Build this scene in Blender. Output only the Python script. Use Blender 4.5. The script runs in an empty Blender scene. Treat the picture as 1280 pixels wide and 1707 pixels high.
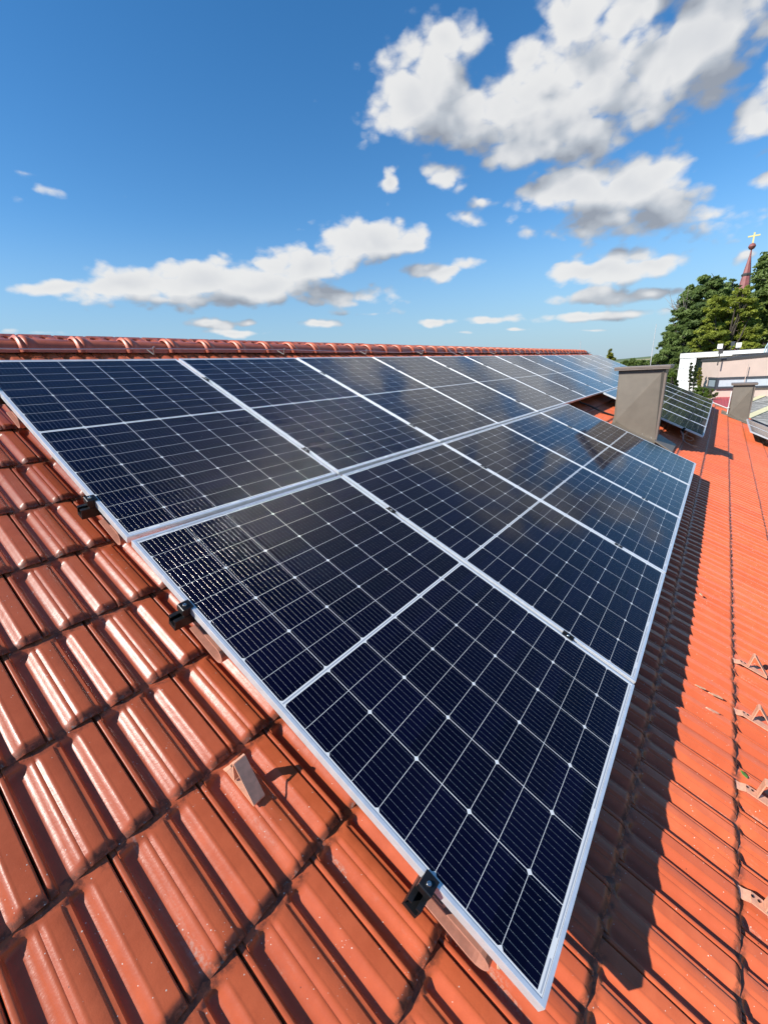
import bpy, bmesh, math, random
import numpy as np
from mathutils import Matrix, Vector

scene = bpy.context.scene
COL = scene.collection
PHI = math.radians(24.7)                       # roof pitch
cP, sP = math.cos(PHI), math.sin(PHI)

# ------------------------------------------------------------------ camera
F_PX, IMG_W, IMG_H = 694.06, 1280.0, 1707.0
CAM = Vector((-0.54827, -1.65312, 0.54240))
RIGHT = Vector((0.609322, -0.791080, -0.054025))
UP = Vector((0.282092, 0.152594, 0.947174))
FWD = Vector((0.741047, 0.592375, -0.316136))
cam_d = bpy.data.cameras.new("camera")
cam = bpy.data.objects.new("camera", cam_d)
COL.objects.link(cam)
cam.matrix_world = Matrix((
    (RIGHT.x, UP.x, -FWD.x, CAM.x),
    (RIGHT.y, UP.y, -FWD.y, CAM.y),
    (RIGHT.z, UP.z, -FWD.z, CAM.z),
    (0, 0, 0, 1)))
cam_d.sensor_fit = 'HORIZONTAL'
cam_d.sensor_width = 36.0
cam_d.lens = 36.0 * F_PX / IMG_W
cam_d.clip_start = 0.02
cam_d.clip_end = 9000
scene.camera = cam

# ------------------------------------------------------------------ exposure / render
scene.view_settings.view_transform = 'Standard'
scene.view_settings.look = 'None'
scene.view_settings.exposure = 0.64
scene.view_settings.gamma = 1.0
scene.render.engine = 'CYCLES'
scene.cycles.use_denoising = True
try:
    scene.cycles.denoiser = 'OPENIMAGEDENOISE'
    scene.cycles.denoising_input_passes = 'RGB_ALBEDO_NORMAL'
except Exception:
    pass
scene.cycles.max_bounces = 8
scene.cycles.sample_clamp_indirect = 6.0

# ------------------------------------------------------------------ sun
SUN = Vector((-0.687, 0.372, 0.624)).normalized()
sun_d = bpy.data.lights.new("sun", 'SUN')
sun_d.energy = 4.7
sun_d.angle = math.radians(0.53)
sun_d.color = (1.0, 0.955, 0.88)
sun = bpy.data.objects.new("sun", sun_d)
COL.objects.link(sun)
sun.rotation_euler = SUN.to_track_quat('Z', 'Y').to_euler()
sun.location = (-20, 12, 20)


# ------------------------------------------------------------------ node helper
class NT:
    def __init__(self, tree):
        self.t = tree
        self.nodes = tree.nodes

    def n(self, kind, ins=None, **props):
        nd = self.nodes.new('ShaderNode' + kind)
        for k, v in props.items():
            setattr(nd, k, v)
        for k, v in (ins or {}).items():
            self.set(nd, k, v)
        return nd

    def set(self, nd, key, v):
        s = nd.inputs[key]
        if isinstance(v, bpy.types.NodeSocket):
            self.t.links.new(v, s)
        elif isinstance(v, bpy.types.Node):
            self.t.links.new(v.outputs[0], s)
        else:
            if isinstance(v, (tuple, list)) and s.type == 'RGBA' and len(v) == 3:
                v = (*v, 1.0)
            s.default_value = v

    def m(self, op, a, b=None, c=None, clamp=False):
        nd = self.nodes.new('ShaderNodeMath')
        nd.operation = op
        nd.use_clamp = clamp
        for i, v in enumerate((a, b, c)):
            if v is not None:
                self.set(nd, i, v)
        return nd.outputs[0]

    def v(self, op, a, b=None, out=0):
        nd = self.nodes.new('ShaderNodeVectorMath')
        nd.operation = op
        self.set(nd, 0, a)
        if b is not None:
            self.set(nd, 1, b)
        return nd.outputs[out]

    def mix(self, f, a, b):
        nd = self.nodes.new('ShaderNodeMix')
        nd.data_type = 'RGBA'
        self.set(nd, 0, f)
        self.set(nd, 6, a)
        self.set(nd, 7, b)
        return nd.outputs[2]

    def ss(self, x, a, b):
        nd = self.nodes.new('ShaderNodeMapRange')
        nd.interpolation_type = 'SMOOTHSTEP'
        self.set(nd, 0, x)
        nd.inputs[1].default_value = a
        nd.inputs[2].default_value = b
        return nd.outputs[0]

    def noise(self, vec, scale, detail=4, rough=0.55, out=0, dist=0.0):
        nd = self.n('TexNoise', {'Scale': scale, 'Detail': detail, 'Roughness': rough, 'Distortion': dist})
        if vec is not None:
            self.set(nd, 'Vector', vec)
        return nd.outputs[out]


def new_mat(name):
    m = bpy.data.materials.new(name)
    m.use_nodes = True
    nt = NT(m.node_tree)
    bs = m.node_tree.nodes['Principled BSDF']
    return m, nt, bs


def pix_ray(x, y):
    d = RIGHT * ((x - IMG_W / 2) / F_PX) - UP * ((y - IMG_H / 2) / F_PX) + FWD
    return d.normalized()


# ------------------------------------------------------------------ sky with cumulus clouds
world = bpy.data.worlds.new("World")
scene.world = world
world.use_nodes = True


def azel(d):
    return math.degrees(math.atan2(d.y, d.x)), math.degrees(math.asin(d.z / d.length))


def cloud_blob(x, y, rx, ry, rot=0.0):
    """an elliptical cloud body given in angles: centre, axes and turn in azimuth/elevation"""
    a0 = np.array(azel(pix_ray(x, y)))
    cr, sr = math.cos(math.radians(rot)), math.sin(math.radians(rot))
    h = 0.5
    cols = []
    for ux, uy, r in ((cr, -sr, rx), (sr, cr, ry)):
        p = np.array(azel(pix_ray(x + ux * r * h, y + uy * r * h)))
        q = np.array(azel(pix_ray(x - ux * r * h, y - uy * r * h)))
        cols.append((p - q) / (2 * h))
    A = np.array(cols).T
    U, S, Vt = np.linalg.svd(A)
    ang = math.atan2(U[1, 0], U[0, 0])
    return a0[0], a0[1], S[0], S[1], ang


CLOUDS = [  # x, y, rx, ry, turn, weight
    # towering bank, upper right, running on above the frame
    (1175, 70, 190, 95, 30, 1.0), (1035, 135, 130, 105, 25, 1.0), (900, 185, 150, 85, 10, 1.0),
    (860, 245, 100, 42, 0, .9), (765, 190, 105, 60, 20, .9), (700, 150, 75, 95, -8, 1.0), (745, 55, 55, 48, 0, .8),
    (650, 205, 45, 40, 0, .7), (960, 30, 70, 55, 20, .75), (1290, -20, 150, 90, 30, .9), (1120, -70, 170, 90, 10, .9), (1060, 60, 110, 80, 25, .9), (980, 215, 120, 55, 15, .8), (1110, 130, 110, 70, 30, .85),
    (880, 95, 55, 35, 0, .7),
    # second bank below it
    (960, 318, 105, 48, 8, .95), (1060, 300, 95, 52, 20, .95), (1105, 345, 70, 38, 10, .8), (1010, 362, 100, 28, -8, .7),
    # small puffs
    (647, 303, 22, 22, 0, .85), (752, 292, 34, 24, 0, .62), (795, 332, 22, 12, 0, .55), (778, 358, 32, 13, -8, .45),
    (1262, 185, 48, 55, 20, .6), (1285, 130, 40, 50, 0, .5), (590, 130, 34, 26, 0, .12), (75, 310, 30, 9, -8, .06),
    # long bank, left
    (95, 478, 72, 15, 2, .85), (215, 468, 110, 30, 4, 1.0), (340, 462, 95, 38, 2, 1.0), (430, 475, 120, 32, 3, 1.0),
    (510, 440, 90, 34, 5, 1.0), (555, 490, 110, 20, 0, .6), (300, 498, 170, 16, 0, .55),
    (622, 398, 92, 38, -3, 1.0), (690, 408, 40, 16, -6, .7), (737, 450, 72, 18, 4, .8),
    # banks, right
    (1000, 452, 95, 26, 3, .95), (1090, 435, 62, 22, 6, .9), (1010, 494, 88, 14, 4, .8), (1090, 486, 50, 9, 4, .6),
    (985, 528, 100, 9, 4, .65), (1030, 385, 130, 22, 0, .42), (1215, 372, 110, 24, 0, .40),
    # low puffs over the ridge
    (345, 538, 40, 11, 0, .8), (385, 552, 60, 8, 0, .65), (535, 540, 38, 8, 0, .75), (725, 536, 34, 7, 0, .7),
    (818, 533, 40, 7, 4, .7), (860, 549, 24, 4, 0, .6), (770, 555, 24, 4, 0, .5), (985, 549, 24, 3, 0, .5),
    (410, 535, 22, 7, 0, .6), (22, 549, 26, 6, 0, .35), (80, 552, 30, 5, 0, .35),
    (1240, 490, 26, 14, 0, .4), (1240, 425, 22, 12, 20, .5), (620, 520, 60, 6, 0, .4),
    # beyond the right edge of the frame, seen only mirrored in the panels
    (1430, 20, 150, 110, 0, .9), (1420, -190, 150, 100, 0, .8), (1560, 150, 160, 60, 0, .7), (1330, 300, 70, 26, 0, .5),
]

grp = bpy.data.node_groups.new("cloud_density", 'ShaderNodeTree')
grp.interface.new_socket("Vector", in_out='INPUT', socket_type='NodeSocketVector')
grp.interface.new_socket("Shift", in_out='INPUT', socket_type='NodeSocketVector')
grp.interface.new_socket("Density", in_out='OUTPUT', socket_type='NodeSocketFloat')
grp.interface.new_socket("Body", in_out='OUTPUT', socket_type='NodeSocketFloat')
g = NT(grp)
gi = grp.nodes.new('NodeGroupInput')
go = grp.nodes.new('NodeGroupOutput')
vec = g.v('ADD', gi.outputs[0], gi.outputs[1])
sep = g.n('SeparateXYZ', {0: vec})
az = g.m('MULTIPLY', g.m('ARCTAN2', sep.outputs[1], sep.outputs[0]), 180 / math.pi)
hyp = g.v('LENGTH', vec, out=1)
el = g.m('MULTIPLY', g.m('ARCSINE', g.m('DIVIDE', sep.outputs[2], hyp)), 180 / math.pi)
ae = g.n('CombineXYZ', {0: az, 1: el}).outputs[0]
# warp the outline
wn = g.noise(vec, 9.0, 3, 0.5, out=1)
warp = g.v('SCALE', g.v('SUBTRACT', wn, (0.5, 0.5, 0.5)))
warp.node.inputs[3].default_value = 3.4
sq = g.ss(el, 1.0, 16.0)
wsc = g.v('SCALE', warp)
g.set(wsc.node, 3, g.m('ADD', g.m('MULTIPLY', sq, .8), .2))
ae = g.v('ADD', ae, wsc)
cur = None
for (x, y, rx, ry, rot, wgt) in CLOUDS:
    a, e, s0, s1, ang = cloud_blob(x, y, rx, ry, rot)
    mp = g.n('Mapping', vector_type='TEXTURE')
    g.set(mp, 'Vector', ae)
    mp.inputs['Location'].default_value = (a, e, 0)
    mp.inputs['Rotation'].default_value = (0, 0, ang)
    mp.inputs['Scale'].default_value = (s0, s1, 1)
    ln = g.v('LENGTH', mp.outputs[0], out=1)
    b = g.m('MULTIPLY_ADD', ln, -wgt * .8, wgt)          # weight at the centre, falling outwards
    cur = b if cur is None else g.m('SMOOTH_MAX', cur, b, 0.28)
body = g.m('MAXIMUM', cur, -0.6)
# billows: big and small, finer towards the horizon
stretch = g.n('CombineXYZ', {0: sep.outputs[0], 1: sep.outputs[1], 2: g.m('MULTIPLY', sep.outputs[2], 1.7)}).outputs[0]
n1 = g.noise(stretch, 13.0, 8, 0.56)
vor = g.n('TexVoronoi', {'Vector': g.v('ADD', stretch, g.v('SCALE', g.noise(stretch, 30, 3, .5, out=1))), 'Scale': 20.0},
          feature='F1')
vor.inputs['Detail'].default_value = 1.0
for nd in g.nodes:
    if nd.type == 'VECT_MATH' and nd.operation == 'SCALE' and not nd.inputs[3].is_linked and nd.inputs[3].default_value == 1.0:
        nd.inputs[3].default_value = 0.03
puff = g.m('SUBTRACT', 0.42, vor.outputs['Distance'])
nn = g.m('ADD', g.m('MULTIPLY', g.m('SUBTRACT', n1, 0.5), 0.80), g.m('MULTIPLY', puff, 0.50))
dens = g.m('ADD', g.m('ADD', body, 0.115), nn)
grp.links.new(dens, go.inputs[0])
grp.links.new(body, go.inputs[1])

w = NT(world.node_tree)
wout = world.node_tree.nodes['World Output']
bg = world.node_tree.nodes['Background']
tc = w.n('TexCoord')
skyt = w.n('TexSky', sky_type='NISHITA')
skyt.sun_disc = False
skyt.sun_elevation = math.asin(SUN.z)
skyt.sun_rotation = math.atan2(SUN.x, SUN.y)
skyt.altitude = 200
skyt.air_density = 1.0
skyt.dust_density = 0.1
skyt.ozone_density = 2.5
hsv = w.n('HueSaturation', {'Saturation': 1.31, 'Value': 1.0, 'Color': skyt.outputs[0]})
gz = w.n('SeparateXYZ', {0: tc.outputs['Generated']}).outputs[2]
low = w.m('SUBTRACT', 1.0, w.ss(gz, -0.02, 0.30))
hz = w.mix(w.m('MULTIPLY', low, 0.88), hsv.outputs[0], (1.72, 2.80, 3.95))    # pale blue air low over the land
w.set(bg, 'Color', hz)
w.set(bg, 'Strength', 0.106)


def dens_node(shift):
    nd = world.node_tree.nodes.new('ShaderNodeGroup')
    nd.node_tree = grp
    w.set(nd, 0, tc.outputs['Generated'])
    nd.inputs[1].default_value = shift
    return nd


d0 = dens_node((0, 0, 0))
# towards the light as it lies across the sky in front of us: up and to the left
LEFT = Vector((-0.64, 0.77, 0.0))
sh = LEFT * 0.036 + Vector((0, 0, 0.048))
d1 = dens_node(sh)
alpha = w.ss(d0.outputs[0], 0.0, 0.40)
lit = w.m('SUBTRACT', d0.outputs[0], d1.outputs[0])
litb = w.m('SUBTRACT', d0.outputs[1], d1.outputs[1])
thick = w.ss(w.m('ADD', w.m('MULTIPLY', d0.outputs[0], .35), w.m('MULTIPLY', d0.outputs[1], .75)), 0.40, 1.10)
lit = w.m('MULTIPLY', lit, w.m('MULTIPLY_ADD', thick, -0.38, 0.62))
litn = w.m('ADD', lit, w.m('MULTIPLY_ADD', litb, 1.15, 0.66), clamp=True)
litn = w.m('SUBTRACT', litn, w.m('MULTIPLY', thick, 0.30), clamp=True)
ramp = w.n('ValToRGB', {0: litn})
cr = ramp.color_ramp
cr.elements[0].position = 0.0
cr.elements[0].color = (0.26, 0.285, 0.33, 1)
cr.elements[1].position = 1.0
cr.elements[1].color = (0.68, 0.68, 0.675, 1)
e2 = cr.elements.new(0.45)
e2.color = (0.42, 0.45, 0.49, 1)
e3 = cr.elements.new(0.72)
e3.color = (0.58, 0.59, 0.605, 1)
bg2 = w.n('Background', {'Color': ramp.outputs[0], 'Strength': 0.80})
mixs = w.n('MixShader', {0: w.m('MULTIPLY', alpha, 0.96), 1: bg.outputs[0], 2: bg2.outputs[0]})
world.node_tree.links.new(mixs.outputs[0], wout.inputs['Surface'])


# ------------------------------------------------------------------ geometry helpers
def P(u, v, h):
    """roof coordinates (along the ridge, down the slope, off the panel plane) to world"""
    return Vector((u, -v * cP - h * sP, -v * sP + h * cP))


def at(x, y, dist):
    d = pix_ray(x, y)
    return CAM + d * (dist / math.hypot(d.x, d.y))


def on_z(x, y, z):
    d = pix_ray(x, y)
    return CAM + d * ((z - CAM.z) / d.z)


class MB:
    def __init__(self):
        self.v, self.f, self.mi = [], [], []

    def poly(self, pts, mi=0):
        b = len(self.v)
        self.v += [tuple(p) for p in pts]
        self.f.append(tuple(range(b, b + len(pts))))
        self.mi.append(mi)

    def box(self, x0, x1, y0, y1, z0, z1, M=None, mi=0):
        b = len(self.v)
        c = [(x0, y0, z0), (x1, y0, z0), (x1, y1, z0), (x0, y1, z0), (x0, y0, z1), (x1, y0, z1), (x1, y1, z1), (x0, y1, z1)]
        if M is not None:
            c = [tuple(M @ Vector(p)) for p in c]
        self.v += c
        for q in ((0, 3, 2, 1), (4, 5, 6, 7), (0, 1, 5, 4), (1, 2, 6, 5), (2, 3, 7, 6), (3, 0, 4, 7)):
            self.f.append(tuple(b + i for i in q))
            self.mi.append(mi)

    def prism(self, outline, axis_pts, mi=0):
        """closed outline (list of Vector offsets as functions) extruded from axis_pts[0] to axis_pts[1]"""
        b = len(self.v)
        n = len(outline[0])
        for ring in outline:
            self.v += [tuple(p) for p in ring]
        for r in range(len(outline) - 1):
            for i in range(n):
                j = (i + 1) % n
                self.f.append((b + r * n + i, b + r * n + j, b + (r + 1) * n + j, b + (r + 1) * n + i))
                self.mi.append(mi)
        self.f.append(tuple(b + i for i in reversed(range(n))))
        self.mi.append(mi)
        self.f.append(tuple(b + (len(outline) - 1) * n + i for i in range(n)))
        self.mi.append(mi)

    def tube(self, pts, rad, seg=8, mi=0):
        pts = [Vector(p) for p in pts]
        if not isinstance(rad, (list, tuple)):
            rad = [rad] * len(pts)
        rings = []
        for i, p in enumerate(pts):
            t = (pts[min(i + 1, len(pts) - 1)] - pts[max(i - 1, 0)]).normalized()
            a = t.cross(Vector((0, 0, 1)))
            if a.length < 1e-3:
                a = t.cross(Vector((1, 0, 0)))
            a.normalize()
            c = t.cross(a).normalized()
            rings.append([p + (a * math.cos(2 * math.pi * k / seg) + c * math.sin(2 * math.pi * k / seg)) * rad[i] for k in range(seg)])
        self.prism(rings, None, mi)

    def lathe(self, prof, base, axis=(0, 0, 1), seg=16, mi=0):
        ax = Vector(axis).normalized()
        a = ax.orthogonal().normalized()
        c = ax.cross(a)
        base = Vector(base)
        rings = [[base + ax * z + (a * math.cos(2 * math.pi * k / seg) + c * math.sin(2 * math.pi * k / seg)) * max(r, 1e-4) for k in range(seg)] for r, z in prof]
        self.prism(rings, None, mi)

    def build(self, name, mats, parent=None, smooth=False, bevel=0.0, loc=None, rot=None, segs=2, wn=False):
        me = bpy.data.meshes.new(name)
        me.from_pydata(self.v, [], self.f)
        if not isinstance(mats, (list, tuple)):
            mats = [mats]
        for m in mats:
            me.materials.append(m)
        if len(mats) > 1:
            me.polygons.foreach_set('material_index', self.mi)
        bm = bmesh.new()
        bm.from_mesh(me)
        bmesh.ops.recalc_face_normals(bm, faces=bm.faces)
        if bevel > 0:
            bmesh.ops.remove_doubles(bm, verts=bm.verts, dist=1e-6)
            ed = [e for e in bm.edges if len(e.link_faces) == 2 and e.calc_face_angle(0) > 0.5]
            bmesh.ops.bevel(bm, geom=ed, offset=bevel, segments=segs, profile=0.6, affect='EDGES', clamp_overlap=True)
        bm.to_mesh(me)
        bm.free()
        me.update()
        if smooth:
            me.polygons.foreach_set('use_smooth', [True] * len(me.polygons))
            me.set_sharp_from_angle(angle=math.radians(38))
        o = bpy.data.objects.new(name, me)
        COL.objects.link(o)
        if parent is not None:
            o.parent = parent
        if loc is not None:
            o.location = loc
        if rot is not None:
            o.rotation_euler = rot
        return o


def tag(o, label=None, cat=None, group=None, kind=None):
    if label:
        o['label'] = label
    if cat:
        o['category'] = cat
    if group:
        o['group'] = group
    if kind:
        o['kind'] = kind
    return o


def thing(name, label, cat, loc=(0, 0, 0), rot=(0, 0, 0), group=None):
    o = bpy.data.objects.new(name, None)
    COL.objects.link(o)
    o.empty_display_size = 0.1
    o.location = loc
    o.rotation_euler = rot
    return tag(o, label, cat, group)


def dup(root, label, loc=None, group=None):
    r = root.copy()
    COL.objects.link(r)
    r['label'] = label
    if group:
        r['group'] = group
    if loc is not None:
        r.location = loc
    for ch in list(root.children):
        c = ch.copy()
        COL.objects.link(c)
        c.parent = r
        for gch in ch.children:
            d = gch.copy()
            COL.objects.link(d)
            d.parent = c
    return r


ROOF_ROT = (PHI, 0, 0)
ORD = ['first', 'second', 'third', 'fourth', 'fifth', 'sixth', 'seventh', 'eighth', 'ninth', 'tenth', 'eleventh', 'twelfth', 'thirteenth']


# ------------------------------------------------------------------ materials
def simple(name, col, rough=0.5, metal=0.0, noise=0.0, nscale=20.0, bump=0.0, spec=0.5, coat=0.0):
    m, nt, bs = new_mat(name)
    bs.inputs['Roughness'].default_value = rough
    bs.inputs['Metallic'].default_value = metal
    bs.inputs['Specular IOR Level'].default_value = spec
    bs.inputs['Coat Weight'].default_value = coat
    t = nt.n('TexCoord')
    if noise > 0:
        f = nt.noise(t.outputs['Object'], nscale, 6, 0.6)
        lo = tuple(max(0, c * (1 - noise)) for c in col)
        hi = tuple(min(1, c * (1 + noise)) for c in col)
        nt.set(bs, 'Base Color', nt.mix(nt.ss(f, 0.3, 0.7), lo, hi))
        nt.set(bs, 'Roughness', nt.m('MULTIPLY_ADD', f, 0.2, rough - 0.1))
    else:
        bs.inputs['Base Color'].default_value = (*col, 1)
    if bump > 0:
        bn = nt.n('Bump', {'Strength': bump, 'Distance': 0.01, 'Height': nt.noise(t.outputs['Object'], nscale * 2.5, 6, 0.65)})
        nt.set(bs, 'Normal', bn.outputs[0])
    return m


def make_tile_mat(name='engobed_clay'):
    m, nt, bs = new_mat(name)
    t = nt.n('TexCoord')
    ob = t.outputs['Object']
    uv = nt.n('UVMap', uv_map='tile').outputs[0]
    suv = nt.n('SeparateXYZ', {0: uv})
    tone = nt.n('Attribute', attribute_name='tone').outputs['Fac']
    big = nt.noise(ob, 1.7, 4, 0.5)
    mid = nt.noise(ob, 16, 6, 0.62)
    c = nt.mix(nt.ss(mid, 0.25, 0.75), (0.520, 0.110, 0.040), (0.62, 0.142, 0.054))
    c = nt.mix(nt.m('MULTIPLY', nt.ss(big, .42, .75), .35), c, (0.63, 0.168, 0.082))
    c = nt.mix(nt.m('MULTIPLY', tone, 0.65), c, (0.45, 0.090, 0.036))
    # rubbed brighter patches
    rub = nt.ss(nt.noise(ob, 42, 5, 0.7), 0.63, 0.74)
    c = nt.mix(nt.m('MULTIPLY', rub, nt.m('MULTIPLY', nt.ss(nt.noise(ob, 5, 3, .5), .5, .64), .5)), c, (0.47, 0.15, 0.065))
    # dusty run-off along the hollows
    st = nt.noise(nt.v('MULTIPLY', ob, (55.0, 5.0, 5.0)), 1.0, 4, .6)
    tw_ = nt.m('SUBTRACT', 1.0, nt.m('MULTIPLY', nt.m('ABSOLUTE', nt.m('SUBTRACT', suv.outputs[0], .21)), 9.0), clamp=True)
    stk = nt.m('MULTIPLY', nt.m('MULTIPLY', nt.ss(st, .50, .66), tw_), nt.ss(nt.noise(ob, 110, 5, .75), .42, .6))
    stk = nt.m('MULTIPLY', stk, nt.ss(nt.noise(ob, 3.1, 3, .5), .46, .6))
    c = nt.mix(nt.m('MULTIPLY', stk, .6), c, (0.55, 0.42, 0.34))
    # grey lichen and soot along the lower edge
    edge = nt.ss(nt.m('ADD', suv.outputs[1], nt.m('MULTIPLY', nt.noise(ob, 25, 4, .6), .05)), 0.955, 0.998)
    soot = nt.m('MULTIPLY', edge, nt.ss(nt.noise(ob, 45, 6, .75), .34, .54))
    c = nt.mix(nt.m('MULTIPLY', soot, .66), c, (0.035, 0.022, 0.018))
    lich = nt.m('MULTIPLY', nt.ss(suv.outputs[1], 0.965, 0.985), nt.ss(nt.noise(ob, 75, 6, .75), .55, .60))
    c = nt.mix(nt.m('MULTIPLY', lich, .7), c, (0.21, 0.20, 0.175))
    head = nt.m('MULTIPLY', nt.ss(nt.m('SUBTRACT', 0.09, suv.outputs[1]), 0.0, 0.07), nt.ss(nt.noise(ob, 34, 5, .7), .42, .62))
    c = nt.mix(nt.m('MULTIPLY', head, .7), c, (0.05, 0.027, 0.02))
    # bird-lime specks: gathered in clusters
    clus = nt.ss(nt.noise(ob, 6.5, 4, .6), .45, .66)
    v1 = nt.n('TexVoronoi', {'Vector': ob, 'Scale': 185.0})
    rnd = nt.n('SeparateColor', {0: v1.outputs['Color']})
    size = nt.m('MULTIPLY', nt.m('POWER', rnd.outputs[0], 6.0), 0.34)
    thr = nt.m('GREATER_THAN', nt.m('MULTIPLY_ADD', clus, 0.70, 0.10), rnd.outputs[1])
    sp = nt.m('MULTIPLY', nt.ss(nt.m('SUBTRACT', size, v1.outputs['Distance']), 0.0, 0.06), thr)
    c = nt.mix(nt.m('MULTIPLY', sp, .85), c, (0.72, 0.66, 0.58))
    v2 = nt.n('TexVoronoi', {'Vector': ob, 'Scale': 52.0})
    r2 = nt.n('SeparateColor', {0: v2.outputs['Color']})
    sp2 = nt.m('MULTIPLY', nt.ss(nt.m('SUBTRACT', nt.m('MULTIPLY', r2.outputs[0], .13), v2.outputs['Distance']), 0, .04),
               nt.m('GREATER_THAN', r2.outputs[1], .9))
    c = nt.mix(nt.m('MULTIPLY', sp2, .8), c, (0.05, 0.03, 0.025))
    nt.set(bs, 'Base Color', c)
    rg = nt.m('MULTIPLY_ADD', nt.noise(ob, 30, 5, .6), .18, .26)
    rg = nt.m('ADD', rg, nt.m('MULTIPLY', nt.m('MAXIMUM', sp, soot), .35))
    nt.set(bs, 'Roughness', rg)
    bs.inputs['Specular IOR Level'].default_value = 0.32
    bs.inputs['Diffuse Roughness'].default_value = 0.9
    h = nt.m('ADD', nt.m('MULTIPLY', nt.noise(ob, 220, 4, .6), .35), nt.m('MULTIPLY', nt.noise(ob, 28, 4, .5), 1.0))
    h = nt.m('ADD', h, nt.m('MULTIPLY', sp, .6))
    bn = nt.n('Bump', {'Strength': 0.22, 'Distance': 0.004, 'Height': h})
    nt.set(bs, 'Normal', bn.outputs[0])
    return m


PW, PL, PT = 1.134, 1.722, 0.030                # module width, length, frame depth
GAP = 0.020
PITCH = PW + GAP


def make_cell_mat():
    m, nt, bs = new_mat('solar_cells_under_glass')
    ob = nt.n('TexCoord').outputs['Object']
    s = nt.n('SeparateXYZ', {0: ob})
    u = s.outputs[0]
    v = nt.m('MULTIPLY', s.outputs[1], -1)
    cp, rp = 0.184, 0.0925
    cu = nt.m('DIVIDE', nt.m('SUBTRACT', u, (PW - 6 * cp) / 2), cp)
    fu = nt.m('FRACT', cu)
    du = nt.m('MULTIPLY', nt.m('MINIMUM', fu, nt.m('SUBTRACT', 1, fu)), cp)
    inu = nt.m('MULTIPLY', nt.m('GREATER_THAN', cu, 0.006), nt.m('LESS_THAN', cu, 5.994))
    vm = nt.m('SUBTRACT', nt.m('ABSOLUTE', nt.m('SUBTRACT', v, PL / 2)), 0.0065)
    cv = nt.m('DIVIDE', vm, rp)
    fv = nt.m('FRACT', cv)
    dv = nt.m('MULTIPLY', nt.m('MINIMUM', fv, nt.m('SUBTRACT', 1, fv)), rp)
    inv = nt.m('MULTIPLY', nt.m('GREATER_THAN', cv, 0.0), nt.m('LESS_THAN', cv, 8.99))
    f2 = nt.m('FRACT', nt.m('DIVIDE', vm, 2 * rp))
    dv2 = nt.m('MULTIPLY', nt.m('MINIMUM', f2, nt.m('SUBTRACT', 1, f2)), 2 * rp)
    inside = nt.m('MULTIPLY', inu, inv)
    cell = nt.m('MULTIPLY', nt.m('GREATER_THAN', du, 0.00100), nt.m('GREATER_THAN', dv, 0.00065))
    cham = nt.m('GREATER_THAN', nt.m('ADD', du, dv2), 0.0085)
    cell = nt.m('MULTIPLY', nt.m('MULTIPLY', cell, cham), inside)
    # ten round wires per cell, running with the slope
    fb = nt.m('SUBTRACT', nt.m('FRACT', nt.m('MULTIPLY', fu, 10.0)), 0.5)
    wx = nt.m('DIVIDE', nt.m('MULTIPLY', fb, cp / 10), 0.00036)
    wire = nt.m('MULTIPLY', nt.m('LESS_THAN', nt.m('ABSOLUTE', wx), 1.0), inside)
    pad = nt.m('MULTIPLY', nt.m('LESS_THAN', nt.m('ABSOLUTE', wx), 1.9),
               nt.m('LESS_THAN', nt.m('ABSOLUTE', nt.m('SUBTRACT', nt.m('FRACT', nt.m('MULTIPLY', fv, 4.0)), 0.5)), 0.045))
    pad = nt.m('MULTIPLY', pad, cell)
    # string ribbons in the end margins and along the middle
    endrib = nt.m('MULTIPLY', nt.m('GREATER_THAN', vm, 0.8372), nt.m('LESS_THAN', vm, 0.8408))
    breaks = nt.m('GREATER_THAN', nt.m('MULTIPLY', nt.m('ABSOLUTE', nt.m('SUBTRACT', nt.m('FRACT', nt.m('DIVIDE', nt.m('ADD', cu, .5), 2)), .5)), 1), 0.06)
    endrib = nt.m('MULTIPLY', nt.m('MULTIPLY', endrib, breaks), inu)
    midrib = nt.m('MULTIPLY', nt.m('LESS_THAN', vm, -0.0040), inu)
    rib = nt.m('MAXIMUM', endrib, midrib)
    rnd = nt.n('TexWhiteNoise', {'Vector': nt.n('CombineXYZ', {0: nt.m('FLOOR', cu), 1: nt.m('FLOOR', nt.m('DIVIDE', v, rp)),
                                                              2: nt.n('ObjectInfo').outputs['Random']}).outputs[0]}).outputs['Value']
    ccol = nt.mix(rnd, (0.0009, 0.0010, 0.0085), (0.0016, 0.0017, 0.0140))
    dustn = nt.ss(nt.noise(ob, 3.0, 5, .65), .35, .8)
    ccol = nt.mix(nt.m('MULTIPLY', dustn, .003), ccol, (0.35, 0.31, 0.27))
    c = nt.mix(cell, (0.64, 0.65, 0.65), ccol)
    c = nt.mix(nt.m('MULTIPLY', pad, .6), c, (0.36, 0.35, 0.34))
    c = nt.mix(wire, c, (0.42, 0.41, 0.385))
    c = nt.mix(rib, c, (0.30, 0.33, 0.38))
    # dust specks on the glass, with sun sparkle painted in as pale dots
    v1 = nt.n('TexVoronoi', {'Vector': ob, 'Scale': 60.0})
    r1 = nt.n('SeparateColor', {0: v1.outputs['Color']})
    clus = nt.ss(nt.noise(ob, 2.2, 4, .6), .42, .7)
    sz = nt.m('MULTIPLY', nt.m('POWER', r1.outputs[0], 5.0), .10)
    dot = nt.m('MULTIPLY', nt.ss(nt.m('SUBTRACT', sz, v1.outputs['Distance']), 0, .03),
               nt.m('GREATER_THAN', nt.m('MULTIPLY', clus, .55), r1.outputs[1]))
    c = nt.mix(nt.m('MULTIPLY', dot, .8), c, (0.62, 0.60, 0.56))
    nt.set(bs, 'Base Color', c)
    nt.set(bs, 'Metallic', nt.m('MULTIPLY', wire, .85))
    nt.set(bs, 'Roughness', nt.m('SUBTRACT', .42, nt.m('MULTIPLY', wire, .17)))
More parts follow.
